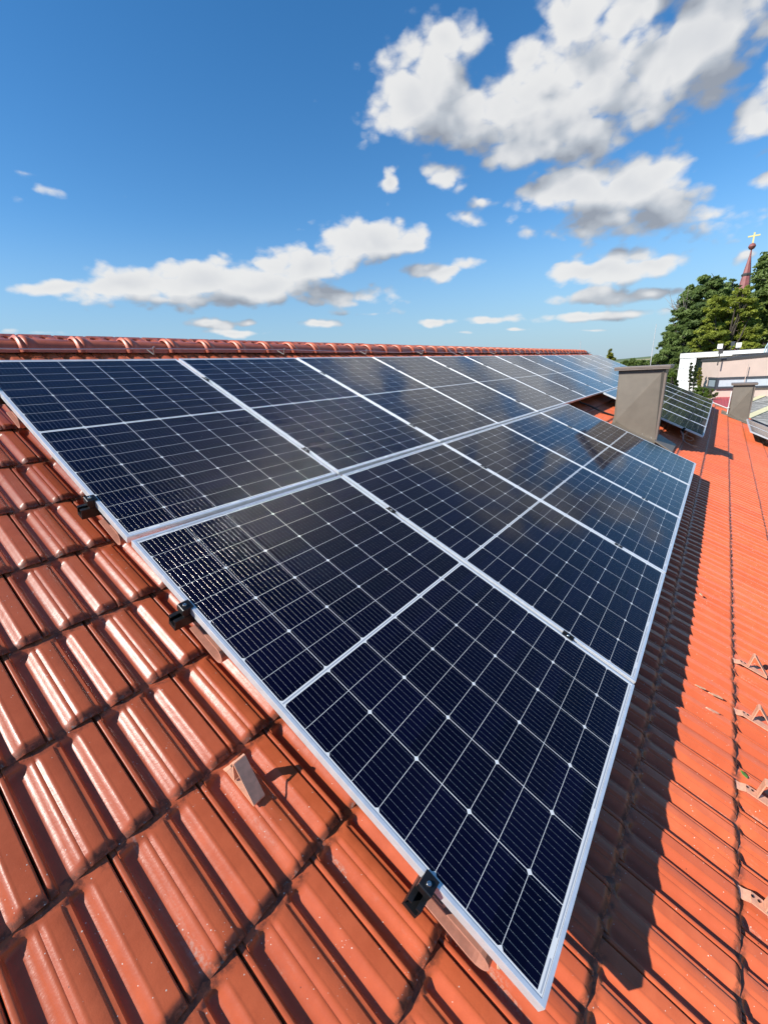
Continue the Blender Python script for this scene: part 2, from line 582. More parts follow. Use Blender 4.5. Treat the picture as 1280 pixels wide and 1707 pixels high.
    bs.inputs['Specular IOR Level'].default_value = 0.02
    # wires are round: turn the normal across the wire
    wxc = nt.m('MULTIPLY', nt.m('MULTIPLY', wx, .93), wire)
    nz = nt.m('SQRT', nt.m('MAXIMUM', nt.m('SUBTRACT', 1, nt.m('MULTIPLY', wxc, wxc)), .02))
    vt = nt.n('VectorTransform', {0: nt.n('CombineXYZ', {0: wxc, 1: 0.0, 2: nz}).outputs[0]}, vector_type='NORMAL', convert_from='OBJECT', convert_to='WORLD')
    nt.set(bs, 'Normal', vt.outputs[0])
    bs.inputs['Coat Weight'].default_value = 1.0
    bs.inputs['Coat IOR'].default_value = 1.21
    nt.set(bs, 'Coat Roughness', nt.m('MULTIPLY_ADD', nt.noise(ob, 2.0, 4, .6), .045, .055))
    return m


M_TILE = make_tile_mat()
M_CELL = make_cell_mat()
M_ALU = simple('anodised_aluminium', (0.80, 0.82, 0.84), 0.36, 0.55, 0.05, 30, 0.02)
M_BLACK = simple('black_anodised_metal', (0.012, 0.012, 0.013), 0.36, 0.35, 0.2, 60)
M_RAIL = simple('dark_rail_metal', (0.016, 0.016, 0.017), 0.38, 0.4, 0.15, 40)
M_STEEL = simple('bright_steel', (0.62, 0.62, 0.60), 0.28, 1.0, 0.06, 80)
M_HOOK = simple('powder_coated_hook', (0.50, 0.225, 0.155), 0.5, 0.1, 0.12, 40, 0.05)
M_GUARD = simple('powder_coated_guard', (0.72, 0.37, 0.24), 0.5, 0.1, 0.12, 50, 0.05)
M_GALV = simple('galvanised_wire', (0.52, 0.51, 0.50), 0.5, 0.2, 0.12, 60)
M_TAUPE = simple('taupe_coated_sheet', (0.165, 0.138, 0.108), 0.52, 0.0, 0.06, 7, 0.04)
M_TAUPE2 = simple('taupe_cap_sheet', (0.17, 0.132, 0.11), 0.45, 0.0, 0.06, 9, 0.03)
M_RUBBER = simple('black_cable_sheath', (0.012, 0.012, 0.012), 0.5, 0, 0.2, 40)
M_SOFFIT = simple('underlay', (0.05, 0.03, 0.025), 0.9)
M_PLASTER = simple('cream_render', (0.62, 0.56, 0.46), 0.9, 0, 0.05, 3, 0.2)

# ------------------------------------------------------------------ the house: roof tiles, ridge, walls
ROOF_H = -0.17                                   # tile crowns below the panel faces
TW, TL, STEP = 0.225, 0.353, 0.025
V_EDGE0 = 0.821                                  # lower edge of one course
U_MIN, U_MAX = -3.6, 16.3
V_RIDGE, V_EAVE = -2.50, 4.75

house = thing('house', 'house with glossy red clay tile roof carrying the solar panels', 'house', P(0, 0, 0), ROOF_ROT)

PROF_HI = [(0.000, -.020), (0.006, -.016), (0.012, -.005), (0.020, -.0030), (0.055, -.0030), (0.066, -.0050), (0.072, -.0110), (0.078, -.0190),
           (0.092, -.0230), (0.150, -.0235), (0.19, -.0226), (0.222, -.0202), (0.255, -.0142), (0.285, -.0080), (0.312, -.0046), (0.335, -.0040),
           (0.345, -.0054), (0.356, -.0040), (0.372, -.0012), (0.390, .0006), (0.405, .0010), (0.418, .0003), (0.430, 0), (0.528, 0),
           (0.536, -.0012), (0.543, -.0044), (0.556, -.0056), (0.598, -.0058), (0.608, -.0095), (0.615, -.0170), (0.628, -.0205), (0.66, -.0208),
           (0.690, -.0192), (0.722, -.0145), (0.752, -.0074), (0.780, -.0020), (0.800, .0006), (0.815, .0010), (0.826, .0002), (0.838, 0),
           (0.965, 0), (0.978, -.0008), (0.985, -.004), (0.988, -.020)]
PROF_LO = [p for i, p in enumerate(PROF_HI) if i not in (1, 4, 8, 11, 14, 17, 19, 21, 24, 27, 30, 33, 36, 39, 42)]
S_HI = [(-.045, 0), (0.004, 0), (0.012, 0), (0.018, 0), (0.024, 0), (0.031, 0), (0.040, 0), (0.06, 0), (0.14, 0), (0.24, 0), (0.322, 0), (0.327, -.0003),
        (0.331, -.0018), (0.340, -.0072), (0.3485, -.0130), (0.352, -.0165), (0.3515, -.0240)]
S_LO = [S_HI[i] for i in (0, 2, 4, 6, 8, 10, 12, 14, 15, 16)]


def trough_fade(t, s):
    """the two hollows start rounded just below the tile above"""
    c = np.where(t < 0.47, 0.22, 0.66)
    hw = np.where(t < 0.47, 0.22, 0.17)
    q = np.clip(np.abs(t - c) / hw, 0, 1)
    s0 = 0.006 + 0.016 * q ** 2
    x = np.clip((s - s0) / 0.020, 0, 1)
    return x * x * (3 - 2 * x)


def tile_batch(prof, sts, cells, rng):
    T = np.array([p[0] for p in prof])
    Z = np.array([p[1] for p in prof])
    S = np.array([s[0] for s in sts])
    N = np.array([s[1] for s in sts])
    tt, ss_ = np.meshgrid(T, S)
    zz = np.repeat(Z[None, :], len(S), 0)
    nn = np.repeat(N[:, None], len(T), 1)
    fade = trough_fade(tt, ss_)
    edge = (tt < 0.068) | (tt > 0.97)
    prof_z = np.where(edge, zz, zz * fade)
    # the nose thins where the hollows run out
    nose = nn * (1 - np.clip(-prof_z / .026, 0, .85))
    base = -STEP * (1 - ss_ / TL)
    hgt = base + prof_z + nose
    hgt[-1, :] = np.minimum(hgt[-2, :] - .002, -.0185)
    nt_, ns_ = len(T), len(S)
    verts, tones, uvs = [], [], []
    for (u0, v1) in cells:
        ju, jv, jh, ja, jb = rng.normal(0, 1, 5)
        uu = u0 + tt * TW + ju * .0006
        vv = v1 - TL + ss_ + jv * .0012
        hh = ROOF_H + hgt + jh * .0007 + ja * .003 * (tt - .5) * TW * 2 + jb * .0015 * (ss_ / TL - .5)
        verts.append(np.stack([uu, -vv, hh], -1).reshape(-1, 3))
        tones.append(np.full(tt.size, np.clip(rng.normal(.35, .28), 0, 1)))
        uvs.append(np.stack([tt, ss_ / TL], -1).reshape(-1, 2))
    i, j = np.meshgrid(np.arange(ns_ - 1), np.arange(nt_ - 1), indexing='ij')
    q = np.stack([i * nt_ + j, (i + 1) * nt_ + j, (i + 1) * nt_ + j + 1, i * nt_ + j + 1], -1).reshape(-1, 4)
    faces = (q[None] + (np.arange(len(cells)) * nt_ * ns_)[:, None, None]).reshape(-1, 4)
    return np.concatenate(verts), faces, np.concatenate(tones), np.concatenate(uvs)


def np_mesh(name, V, Fq, mat, tone=None, uv=None, smooth=True):
    me = bpy.data.meshes.new(name)
    k = Fq.shape[1]
    me.vertices.add(len(V))
    me.vertices.foreach_set('co', np.ascontiguousarray(V, dtype=np.float32).ravel())
    me.loops.add(Fq.size)
    me.loops.foreach_set('vertex_index', Fq.astype(np.int32).ravel())
    me.polygons.add(len(Fq))
    me.polygons.foreach_set('loop_start', np.arange(0, Fq.size, k, dtype=np.int32))
    if smooth:
        me.polygons.foreach_set('use_smooth', np.ones(len(Fq), dtype=bool))
    me.update(calc_edges=True)
    if tone is not None:
        a = me.attributes.new('tone', 'FLOAT', 'POINT')
        a.data.foreach_set('value', np.ascontiguousarray(tone, dtype=np.float32))
    if uv is not None:
        l = me.uv_layers.new(name='tile')
        l.data.foreach_set('uv', np.ascontiguousarray(uv[Fq.ravel()], dtype=np.float32).ravel())
    me.materials.append(mat)
    return me


# chimney bodies leave gaps in the tiling
CH1 = dict(u0=6.715, u1=7.115, v1=1.196, wy=0.575)
CH2 = dict(u0=14.60, u1=15.00, v1=2.70, wy=0.435)

rng = np.random.default_rng(4)
near, far = [], []
k0 = int(math.floor((V_RIDGE - V_EDGE0) / TL)) + 1
k1 = int(math.ceil((V_EAVE - V_EDGE0) / TL))
for k in range(k0, k1 + 1):
    v1 = V_EDGE0 + k * TL
    off = -0.333 if k % 2 == 0 else -0.218
    j0 = int(math.floor((U_MIN - off) / TW))
    j1 = int(math.ceil((U_MAX - off) / TW))
    for j in range(j0, j1):
        u0 = off + j * TW
        if u0 < U_MIN or u0 + TW > U_MAX + .02:
            continue
        inside = False
        for c in (CH1, CH2):
            if u0 > c['u0'] - .02 and u0 + TW < c['u1'] + .05 and v1 - TL > c['v1'] - c['wy'] - .02 and v1 < c['v1'] + .02:
                inside = True
        if inside:
            continue
        if -2.0 < u0 < 9.5:
            near.append((u0, v1))
        else:
            far.append((u0, v1))
Va, Fa, Ta, Ua = tile_batch(PROF_HI, S_HI, near, rng)
Vb, Fb, Tb, Ub = tile_batch(PROF_LO, S_LO, far, rng)
me = np_mesh('roof_tiles', np.concatenate([Va, Vb]), np.concatenate([Fa, Fb + len(Va)]), M_TILE,
             np.concatenate([Ta, Tb]), np.concatenate([Ua, Ub]))
me.set_sharp_from_angle(angle=math.radians(50))
tiles = bpy.data.objects.new('roof_tiles', me)
COL.objects.link(tiles)
tiles.parent = house

# roof deck below the tiles, back slope and walls (house space: x along ridge, y up the slope, z off the slope)
Wi = Matrix.Rotation(-PHI, 4, 'X')              # world axes -> house space (house stands at the world origin)


def hs(p):
    return Wi @ Vector(p)


dk = MB()
dk.box(U_MIN + .02, U_MAX - .02, -V_EAVE + .05, -V_RIDGE - .04, ROOF_H - .16, ROOF_H - .075)
dk.build('roof_deck', M_SOFFIT, house)
RZ = P(0, V_RIDGE, ROOF_H)                      # ridge height
EZ = P(0, V_EAVE, ROOF_H)
bk = MB()
span = RZ.y - EZ.y
for (ya, za, yb, zb) in ((RZ.y + .04, RZ.z - .05, RZ.y + span, EZ.z),):
    bk.poly([hs((U_MIN, ya, za)), hs((U_MAX, ya, za)), hs((U_MAX, yb, zb)), hs((U_MIN, yb, zb))])
    bk.poly([hs((U_MIN, ya, za - .16)), hs((U_MAX, ya, za - .16)), hs((U_MAX, yb, zb - .16)), hs((U_MIN, yb, zb - .16))])
    bk.poly([hs((U_MIN, yb, zb)), hs((U_MAX, yb, zb)), hs((U_MAX, yb, zb - .16)), hs((U_MIN, yb, zb - .16))])
bk.build('back_slope', simple('back_tiles', (0.34, 0.08, 0.04), 0.5, 0, 0.2, 8, 0.3), house)
GROUND = -8.6
wl = MB()
yw0, yw1 = EZ.y + .45, RZ.y + span - .45
zt = EZ.z - .05
for (xa, xb) in ((U_MIN + .25, U_MAX - .25),):
    for (p, q) in (((xa, yw0), (xb, yw0)), ((xb, yw0), (xb, yw1)), ((xb, yw1), (xa, yw1)), ((xa, yw1), (xa, yw0))):
        wl.poly([hs((p[0], p[1], GROUND)), hs((q[0], q[1], GROUND)), hs((q[0], q[1], zt)), hs((p[0], p[1], zt))])
    for x in (xa, xb):
        wl.poly([hs((x, yw0, zt)), hs((x, yw1, zt)), hs((x, RZ.y, RZ.z - .25))])
wl.build('wall', M_PLASTER, house)
for u in (U_MAX + .002, U_MIN - .03):
    vg = MB()
    vg.box(u, u + .03, -V_EAVE, -V_RIDGE - .02, ROOF_H - .14, ROOF_H + .004)
    vg.build('verge_trim', M_TAUPE2, house, bevel=.004)

# ridge caps: half-round, with a double-ribbed collar at the overlap
CAPL = 0.345
CAP_R = 0.102
crest = P(0, V_RIDGE + .03, ROOF_H + .040)


def cap_mesh():
    st = [(-.012, .004), (-.010, .014), (0.002, .023), (0.012, .020), (0.018, .012), (0.026, .012), (0.032, .020), (0.042, .024), (0.054, .020),
          (0.074, .012), (0.088, .003), (0.11, 0.0), (0.345, -.004), (0.352, -.012)]
    na = 22
    V, Fc = [], []
    for (x, dr) in st:
        for k in range(na):
            a = math.radians(-90 + 180 * k / (na - 1))
            r = CAP_R + dr
            flat = 1.0 + .06 * abs(math.sin(a))
            V.append((x, math.sin(a) * r * flat, math.cos(a) * r - CAP_R))
    for i in range(len(st) - 1):
        for k in range(na - 1):
            Fc.append((i * na + k, i * na + k + 1, (i + 1) * na + k + 1, (i + 1) * na + k))
    V = [tuple(hs(p)) for p in V]
    me = np_mesh('ridge_cap', np.array(V), np.array(Fc), M_CAP)
    me.set_sharp_from_angle(angle=math.radians(48))
    return me


m_, nt_, bs_ = new_mat('ridge_clay')
ob_ = nt_.n('TexCoord').outputs['Object']
rn_ = nt_.n('ObjectInfo').outputs['Random']
cc_ = nt_.mix(nt_.ss(nt_.noise(ob_, 14, 6, .6), .3, .7), (0.46, 0.105, 0.045), (0.56, 0.14, 0.065))
cc_ = nt_.mix(nt_.m('MULTIPLY', rn_, .35), cc_, (0.38, 0.08, 0.04))
nt_.set(bs_, 'Base Color', cc_)
nt_.set(bs_, 'Roughness', nt_.m('MULTIPLY_ADD', nt_.noise(ob_, 30, 4, .6), .22, .30))
M_CAP = m_
cm = cap_mesh()
u = -3.6
n_cap = 0
first_u = 0.372 - CAPL * 12
while True:
    u = first_u + n_cap * CAPL
    if u + CAPL > U_MAX + .1:
        break
    o = bpy.data.objects.new('ridge_cap', cm)
    COL.objects.link(o)
    o.parent = house
    o.location = hs((u, crest.y, crest.z))
    o.rotation_euler = (random.Random(n_cap).gauss(0, .012), random.Random(n_cap + 9).gauss(0, .004), 0)
    n_cap += 1
mt = MB()
mt.box(U_MIN + .1, U_MAX - .03, crest.y - .070, crest.y + .070, crest.z - .20, crest.z - .09, Wi)
mt.build('ridge_gap_strip', M_SOFFIT, house)  # added strip, its dark colour stands for the shade under the caps
ec = MB()
ec.lathe([(CAP_R * .98, -.02), (CAP_R * .9, 0)], hs((first_u + n_cap * CAPL, crest.y, crest.z - CAP_R)), tuple(hs((1, 0, 0)) - hs((0, 0, 0))), 24)
ec.build('ridge_end_disc', M_CAP, house)

# ------------------------------------------------------------------ solar panels
def panel_parts(parent):
    LIP, DROP = 0.0105, 0.0014
    f = MB()
    # four mitred bars with a lip and an outer web
    o = [(0, 0), (PW, 0), (PW, -PL), (0, -PL)]
    i = [(LIP, -LIP), (PW - LIP, -LIP), (PW - LIP, -PL + LIP), (LIP, -PL + LIP)]
    for a in range(4):
        b = (a + 1) % 4
        oa, ob_, ia, ib = o[a], o[b], i[a], i[b]
        ring = []
        for (pa, pb) in ((oa, ob_),):
            f.prism([[(oa[0], oa[1], -PT), (oa[0], oa[1], 0), (ia[0], ia[1], 0), (ia[0], ia[1], -PT)],
                     [(ob_[0], ob_[1], -PT), (ob_[0], ob_[1], 0), (ib[0], ib[1], 0), (ib[0], ib[1], -PT)]], None)
    fr = f.build('frame', M_ALU, parent, bevel=0.0011, segs=2)
    fr.data.polygons.foreach_set('use_smooth', [False] * len(fr.data.polygons))
    gl = MB()
    e = .0008
    gl.box(LIP + e, PW - LIP - e, -PL + LIP + e, -LIP - e, -.0065, -DROP)
    gl.build('glass', M_CELL, parent)


UP_V0 = -(PL + 0.0245)                           # upper row top edge
ROWS = {}
proto = None


def put_panel(u, v, label, group):
    global proto
    if proto is None:
        proto = thing('solar_panel', label, 'solar panel', P(u, v, 0), ROOF_ROT, group)
        panel_parts(proto)
        return proto
    return dup(proto, label, P(u, v, 0), group)


jr = random.Random(3)
for c in range(13):
    lab = 'solar panel in the upper row under the ridge, %s counted from the near end' % ORD[c]
    o = put_panel(c * PITCH - .003, UP_V0, lab, 'solar panels of the upper row')
    o.rotation_euler = (PHI + jr.gauss(0, .0010), jr.gauss(0, .0012), 0)
for c in range(5):
    if c == 0:
        lab = 'nearest and largest-looking solar panel, its corner at the bottom of the photo'
    else:
        lab = 'solar panel in the lower row before the big chimney, %s from the near end' % ORD[c]
    o = put_panel(c * PITCH, 0, lab, 'solar panels of the lower row before the chimney')
    o.rotation_euler = (PHI + jr.gauss(0, .0008), jr.gauss(0, .0010), 0)
for c in range(7, 13):
    lab = 'lower-row solar panel beyond the big chimney, %s counted from it' % ORD[c - 7]
    o = put_panel(c * PITCH, 0, lab, 'solar panels of the lower row beyond the chimney')
for c in range(2):
    lab = 'blue-looking solar panel by the small chimney at the right edge, %s of the two' % ('nearer' if c == 0 else 'farther')
    put_panel(11.45 + c * PITCH, 2.56, lab, 'solar panels near the eaves by the small chimney')

# rails --------------------------------------------------------------
RAILH0, RAILH1 = -PT - .046, -PT - .002


def rail(u0, u1, v, label):
    b = MB()
    w2, t = .020, .0028
    prof = [(-w2, RAILH0), (w2, RAILH0), (w2, RAILH1), (.007, RAILH1), (.007, RAILH1 - .005), (w2 - t, RAILH1 - .005), (w2 - t, RAILH0 + .016),
            (-w2 + t, RAILH0 + .016), (-w2 + t, RAILH1 - .005), (-.007, RAILH1 - .005), (-.007, RAILH1), (-w2, RAILH1)]
    b.prism([[(x, y_, z) for (y_, z) in prof] for x in (u0, u1)], None)
    o = b.build('mounting_rail', M_RAIL, None, loc=P(0, v, 0), rot=ROOF_ROT)
    return tag(o, label, 'rail', 'black rails under the solar panels')


V_UP = (-1.372, -0.305)
V_LO = (0.385, 1.422)
rail(-.058, 15.03, V_UP[0], 'black mounting rail under the upper panel row, nearer the ridge')
rail(-.056, 15.03, V_UP[1], 'black mounting rail under the lower part of the upper panel row')
rail(-.054, 5.80, V_LO[0], 'black rail end under the nearest panel, upper of its two rails')
rail(-.052, 5.80, V_LO[1], 'black rail end under the nearest panel, close to the bottom corner')
rail(8.02, 15.03, V_LO[0], 'black rail of the panels beyond the big chimney, upper one')
rail(8.00, 15.03, V_LO[1], 'black rail of the panels beyond the big chimney, lower one')
rail(11.41, 13.80, 2.95, 'black rail under the panels beside the small chimney, upper one')
rail(11.41, 13.80, 3.95, 'black rail under the panels beside the small chimney, nearer the eaves')


# clamps --------------------------------------------------------------
def bolt(parent, x, y, z):
    b = MB()
    b.lathe([(.0062, 0), (.0062, .0045), (.0052, .0058), (.0030, .0060), (.0028, .0032)], (x, y, z), (0, 0, 1), 14)
    return b.build('bolt', M_STEEL, parent, smooth=True)


def end_clamp(u, v, label):
    t = thing('end_clamp', label, 'clamp', P(u, v, 0), ROOF_ROT, 'end clamps on the left panel edges')
    b = MB()
    w2 = .0185
    # hooked profile: top plate over the lip, body outside the frame, foot on the rail
    prof = [(.010, .0004), (.010, .0048), (-.026, .0048), (-.0285, .002), (-.0285, -.019), (-.023, -.021), (-.023, RAILH1), (-.003, RAILH1), (-.003, .0004)]
    b.prism([[(x, y_, z) for (x, z) in prof] for y_ in (-w2, w2)], None)
    b.build('clamp_body', M_BLACK, t, bevel=.0009)
    bolt(t, -.012, 0, .0046)
    return t


ec0 = end_clamp(0, V_LO[1], 'black end clamp with silver bolt near the bottom corner of the nearest panel')
for (v, lab, du_) in ((V_LO[0], 'black end clamp on the upper left edge of the nearest panel', 0),
                      (V_UP[1], 'black end clamp on the lower left edge of the first upper-row panel', -.003),
                      (V_UP[0], 'black end clamp on the upper left edge of the first upper-row panel', -.003)):
    dup(ec0, lab, P(du_, v, 0))


def mid_clamp(u, v, label, group):
    t = thing('mid_clamp', label, 'clamp', P(u, v, 0), ROOF_ROT, group)
    b = MB()
    w2 = .025
    prof = [(-.0165, .0005), (-.0165, .0030), (-.0085, .0030), (-.0075, -.002), (.0075, -.002), (.0085, .0030), (.0165, .0030), (.0165, .0005),
            (.0095, .0005), (.0092, -.030), (-.0092, -.030), (-.0095, .0005)]
    b.prism([[(x, y_, z) for (x, z) in prof] for y_ in (-w2, w2)], None)
    b.build('clamp_body', M_BLACK, t)
    bolt(t, 0, 0, -.002)
    return t


mc0 = None
MG = 'mid clamps in the joints between solar panels'


def put_mid(u, v, label):
    global mc0
    if mc0 is None:
        mc0 = mid_clamp(u, v, label, MG)
        return mc0
    return dup(mc0, label, P(u, v, 0), MG)


for c in range(12):
    uj = c * PITCH + PW + GAP / 2 - .003
    for v, wd in ((V_UP[0], 'ridge-side'), (V_UP[1], 'lower')):
        put_mid(uj, v, '%s dark clamp between the %s and %s panels of the upper row' % (wd, ORD[c], ORD[c + 1]))
for c in range(4):
    uj = c * PITCH + PW + GAP / 2
    for v, wd in ((V_LO[0], 'upper'), (V_LO[1], 'eaves-side')):
        put_mid(uj, v, '%s dark clamp between the %s and %s panels of the near lower row' % (wd, ORD[c], ORD[c + 1]))
for c in range(7, 12):
    uj = c * PITCH + PW + GAP / 2
    for v, wd in ((V_LO[0], 'upper'), (V_LO[1], 'eaves-side')):
        put_mid(uj, v, '%s dark clamp between the %s and %s panels beyond the big chimney' % (wd, ORD[c - 7], ORD[c - 6]))

fc = dup(ec0, 'black end clamp on the near edge of the panels beyond the big chimney', P(8.078, V_LO[1], 0), 'end clamps beyond the big chimney')


# roof hooks: strap folded out from under a tile and back up to the rail
def roof_hook(u, vb, label):
    t = thing('roof_hook', label, 'roof hook', P(u, vb, 0), ROOF_ROT, 'roof hooks carrying the rails')
    th, r = .006, .028
    zt_, zb_ = -.088, -.088 - 2 * r
    zb_ = max(zb_, ROOF_H + .012)
    r = (zt_ - zb_) / 2
    path = [(.17, zt_), (.02, zt_)]
    for k in range(0, 9):
        a = math.pi / 2 - math.pi * k / 8
        path.append((-.0 - math.cos(a) * r * 1.15, (zt_ + zb_) / 2 + math.sin(a) * r))
    path += [(.03, zb_), (.16, zb_ + .004)]
    b = MB()
    outer, inner = [], []
    for k, p in enumerate(path):
        a = path[max(k - 1, 0)]
        c = path[min(k + 1, len(path) - 1)]
        d = Vector((c[0] - a[0], c[1] - a[1])).normalized()
        n = Vector((-d.y, d.x))
        outer.append((p[0] + n.x * th / 2, p[1] + n.y * th / 2))
        inner.append((p[0] - n.x * th / 2, p[1] - n.y * th / 2))
    w2 = .020
    for k in range(len(path) - 1):
        ring = []
        for q in (k, k + 1):
            ring.append([(-w2, outer[q][0], outer[q][1]), (w2, outer[q][0], outer[q][1]), (w2, inner[q][0], inner[q][1]), (-w2, inner[q][0], inner[q][1])])
        bb = len(b.v)
        for rg in ring:
            b.v += rg
        for i in range(4):
            j = (i + 1) % 4
            b.f.append((bb + i, bb + j, bb + 4 + j, bb + 4 + i))
            b.mi.append(0)
    b.build('strap', M_HOOK, t)
    p = MB()
    p.box(-.018, .018, .11, .118, RAILH0 - .012, RAILH1 - .012)
    p.box(-.018, .018, .11, .16, zt_ + .003, RAILH0)
    p.build('bracket', M_HOOK, t, bevel=.001)
    return t


course = [V_EDGE0 + k * TL for k in range(-12, 12)]


def after_edge(v, d=.07):
    return min(course, key=lambda e: abs(e + d - v)) + d


HK = ['pinkish roof hook under the nearest panel by its bottom clamp', 'pinkish roof hook under the left edge of the nearest panel, halfway up',
      'pinkish roof hook beneath the joint of the two near panels', 'pinkish roof hook at the far left under the first upper-row panel']
h0 = roof_hook(.034, after_edge(1.578), HK[0])
dup(h0, HK[1], P(.034, after_edge(.53), 0))
dup(h0, HK[2], P(.036, after_edge(-.16), 0))
dup(h0, HK[3], P(.036, after_edge(-1.23), 0))
dup(h0, 'grey-pink roof hook under the panels beyond the big chimney', P(8.05, after_edge(1.60), 0))

# ------------------------------------------------------------------ snow guards: strap with a bent triangle
def snow_guard(u, v, label, group):
    t = thing('snow_guard', label, 'snow guard', P(u, v, ROOF_H), ROOF_ROT, group)
    th, w2 = .0042, .0185
    b = MB()

    def strap(path, w=w2, mi=0):
        for (p, q) in zip(path[:-1], path[1:]):
            d = Vector((q[0] - p[0], q[1] - p[1])).normalized()
            n = Vector((-d.y, d.x)) * th / 2
            bb = len(b.v)
            for s in (p, q):
                b.v.extend([(-w, s[0] + n.x, s[1] + n.y), (w, s[0] + n.x, s[1] + n.y), (w, s[0] - n.x, s[1] - n.y), (-w, s[0] - n.x, s[1] - n.y)])
            for i in range(4):
                j = (i + 1) % 4
                b.f.append((bb + i, bb + j, bb + 4 + j, bb + 4 + i))
                b.mi.append(mi)
            b.f.append((bb, bb + 1, bb + 2, bb + 3))
            b.f.append((bb + 4, bb + 5, bb + 6, bb + 7))
            b.mi += [mi, mi]

    strap([(.012, -.0205), (-.004, -.0165), (-.020, -.004), (-.145, .004)])
    b.build('strap', M_GUARD, t)
    b = MB()
    # wedge: two leaning flanges meeting at the top
    strap([(-.054, .004), (-.035, .073), (-.041, .076), (-.143, .009)])
    b.build('wedge', M_GUARD, t)
    b = MB()
    for y_ in (-.018, -.036):
        b.lathe([(.0045, 0), (.0045, .0012)], (0, y_, .0022 + (.0014 if y_ < -.03 else 0)), (0, 0, 1), 12)
    b.build('slot', M_BLACK, t)
    return t


SGG = 'snow guards in a line at the right edge'
sg = snow_guard(2.165, 2.24, 'beige snow guard at the right edge, farthest of the line', SGG)
dup(sg, 'beige snow guard at the right edge, second farthest of the line', P(1.715, 2.24, ROOF_H))
dup(sg, 'beige snow guard at the right edge, second nearest of the line', P(1.25, 2.24, ROOF_H))
dup(sg, 'beige snow guard at the right edge, nearest of the line', P(.80, 2.24, ROOF_H))
s5 = dup(sg, 'lone beige snow guard on the tiles left of the nearest panel', P(-.128, V_EDGE0 + .012, ROOF_H - .010))
del s5['group']

# ------------------------------------------------------------------ chimneys in folded sheet
def chimney(c, H, label, capo, flange_v):
    base = P(c['u0'], c['v1'], ROOF_H)
    t = thing('chimney', label, 'chimney', base)
    w, d = c['wy'], c['u1'] - c['u0']
    rise = w * math.tan(PHI)

    def sl(y):
        return y * math.tan(PHI)
    b = MB()
    e = .040
    # front, cross-folded along its diagonal, then the other three sides
    bl, br, tl, tr = Vector((0, w, sl(w) - .05)), Vector((0, 0, -.05)), Vector((0, w, H)), Vector((0, 0, H))
    mid = (bl + tr) / 2 + Vector((-e, 0, 0))
    i1, i2 = bl * .93 + tr * .07 + Vector((-e, 0, .05)), bl * .07 + tr * .93 + Vector((-e, 0, 0))
    b.poly([bl, i1, i2, tr, tl])
    b.poly([bl, br, tr, i2, i1])
    b.poly([br, Vector((d, 0, -.05)), Vector((d, 0, H)), tr])
    b.poly([bl, tl, Vector((d, w, H)), Vector((d, w, sl(w) - .05))])
    b.poly([Vector((d, 0, -.05)), Vector((d, w, sl(w) - .05)), Vector((d, w, H)), Vector((d, 0, H))])
    b.poly([tl, tr, Vector((d, 0, H)), Vector((d, w, H))])
    b.build('shaft', M_TAUPE, t)
    b = MB()
    o = capo
    b.box(-o, d + o, -o, w + o, H - .004, H + .012)
    b.box(-o - .004, d + o + .004, -o - .004, w + o + .004, H + .012, H + .048)
    b.build('cap', M_TAUPE2, t, bevel=.006)
    b = MB()
    b.box(-.006, d + .006, -.006, w + .006, H - .055, H - .005)
    b.build('collar', simple('collar_sheet', (0.10, 0.075, 0.062), .5, 0, .05, 8), t)
    # standing seam on the down-slope side
    b = MB()
    b.box(-.006, .012, -.022, .004, -.02, H - .06)
    b.build('corner_seam', M_TAUPE2, t)
    # flashing: upstand strip round the foot and apron on the tiles
    b = MB()
    y0, y1 = -.012, w + flange_v
    for (ya, yb, xa, xb, up) in ((y0, y1, -.012, .0, .075),):
        pts = [(xa, ya, sl(ya) - .03), (xa, yb, sl(yb) - .03), (xa, yb, sl(yb) + up), (xa, ya, sl(ya) + up)]
        pts2 = [(xb - .001, p[1], p[2]) for p in pts]
        b.prism([pts, pts2], None)
    # apron lying on the roof below the chimney
    A = [(-.10, -.24), (d + .14, -.24), (d + .14, .0), (-.10, .0)]
    top = [(x, y, sl(y) + .012 + (.05 if y > -.1 else 0.008)) for (x, y) in A]
    bot = [(x, y, z - .02) for (x, y, z) in top]
    b.prism([bot, top], None)
    A = [(-.13, -.01), (-.010, -.01), (-.010, w + flange_v), (-.13, w + flange_v)]
    top = [(x, y, sl(y) + (.006 if x < -.05 else .035)) for (x, y) in A]
    bot = [(x, y, z - .02) for (x, y, z) in top]
    b.prism([bot, top], None)
    b.build('flashing', M_TAUPE, t, bevel=.003)
    b = MB()
    for k in range(5):
        y_ = .05 + k * (w - .1) / 4
        b.lathe([(.0055, 0), (.0045, .003), (.001, .0042)], (-.012, y_, sl(y_) + .055), (-1, 0, 0), 10)
    b.build('rivets', M_STEEL, t)
    return t


chimney(CH1, 1.045, 'large taupe sheet-metal chimney with diagonal crease beside the panels', .058, .01)
chimney(CH2, 1.00, 'small taupe sheet-metal chimney near the roof end at the right edge', .055, .16)

# ------------------------------------------------------------------ lightning protection
def ridge_wire():
    pts = []
    n = 160
    for k in range(n + 1):
        u = -3.2 + (15.9 + 3.2) * k / n
        ph = ((u - 1.2) / 1.355) % 1.0
        pts.append(P(u, -2.205 + .006 * math.sin(u * 2.1), -.096 - .014 * math.sin(math.pi * ph) + .012 * math.sin(u * .9) * math.sin(math.pi * ph)))
    b = MB()
    b.tube(pts, .0050, 6)
    o = b.build('lightning_wire', M_GALV, None, smooth=True)
    tag(o, 'thin grey lightning wire running along the ridge caps', 'wire')


ridge_wire()


M_CLIP = simple('dull_clip_metal', (0.20, 0.19, 0.18), .5, .5)


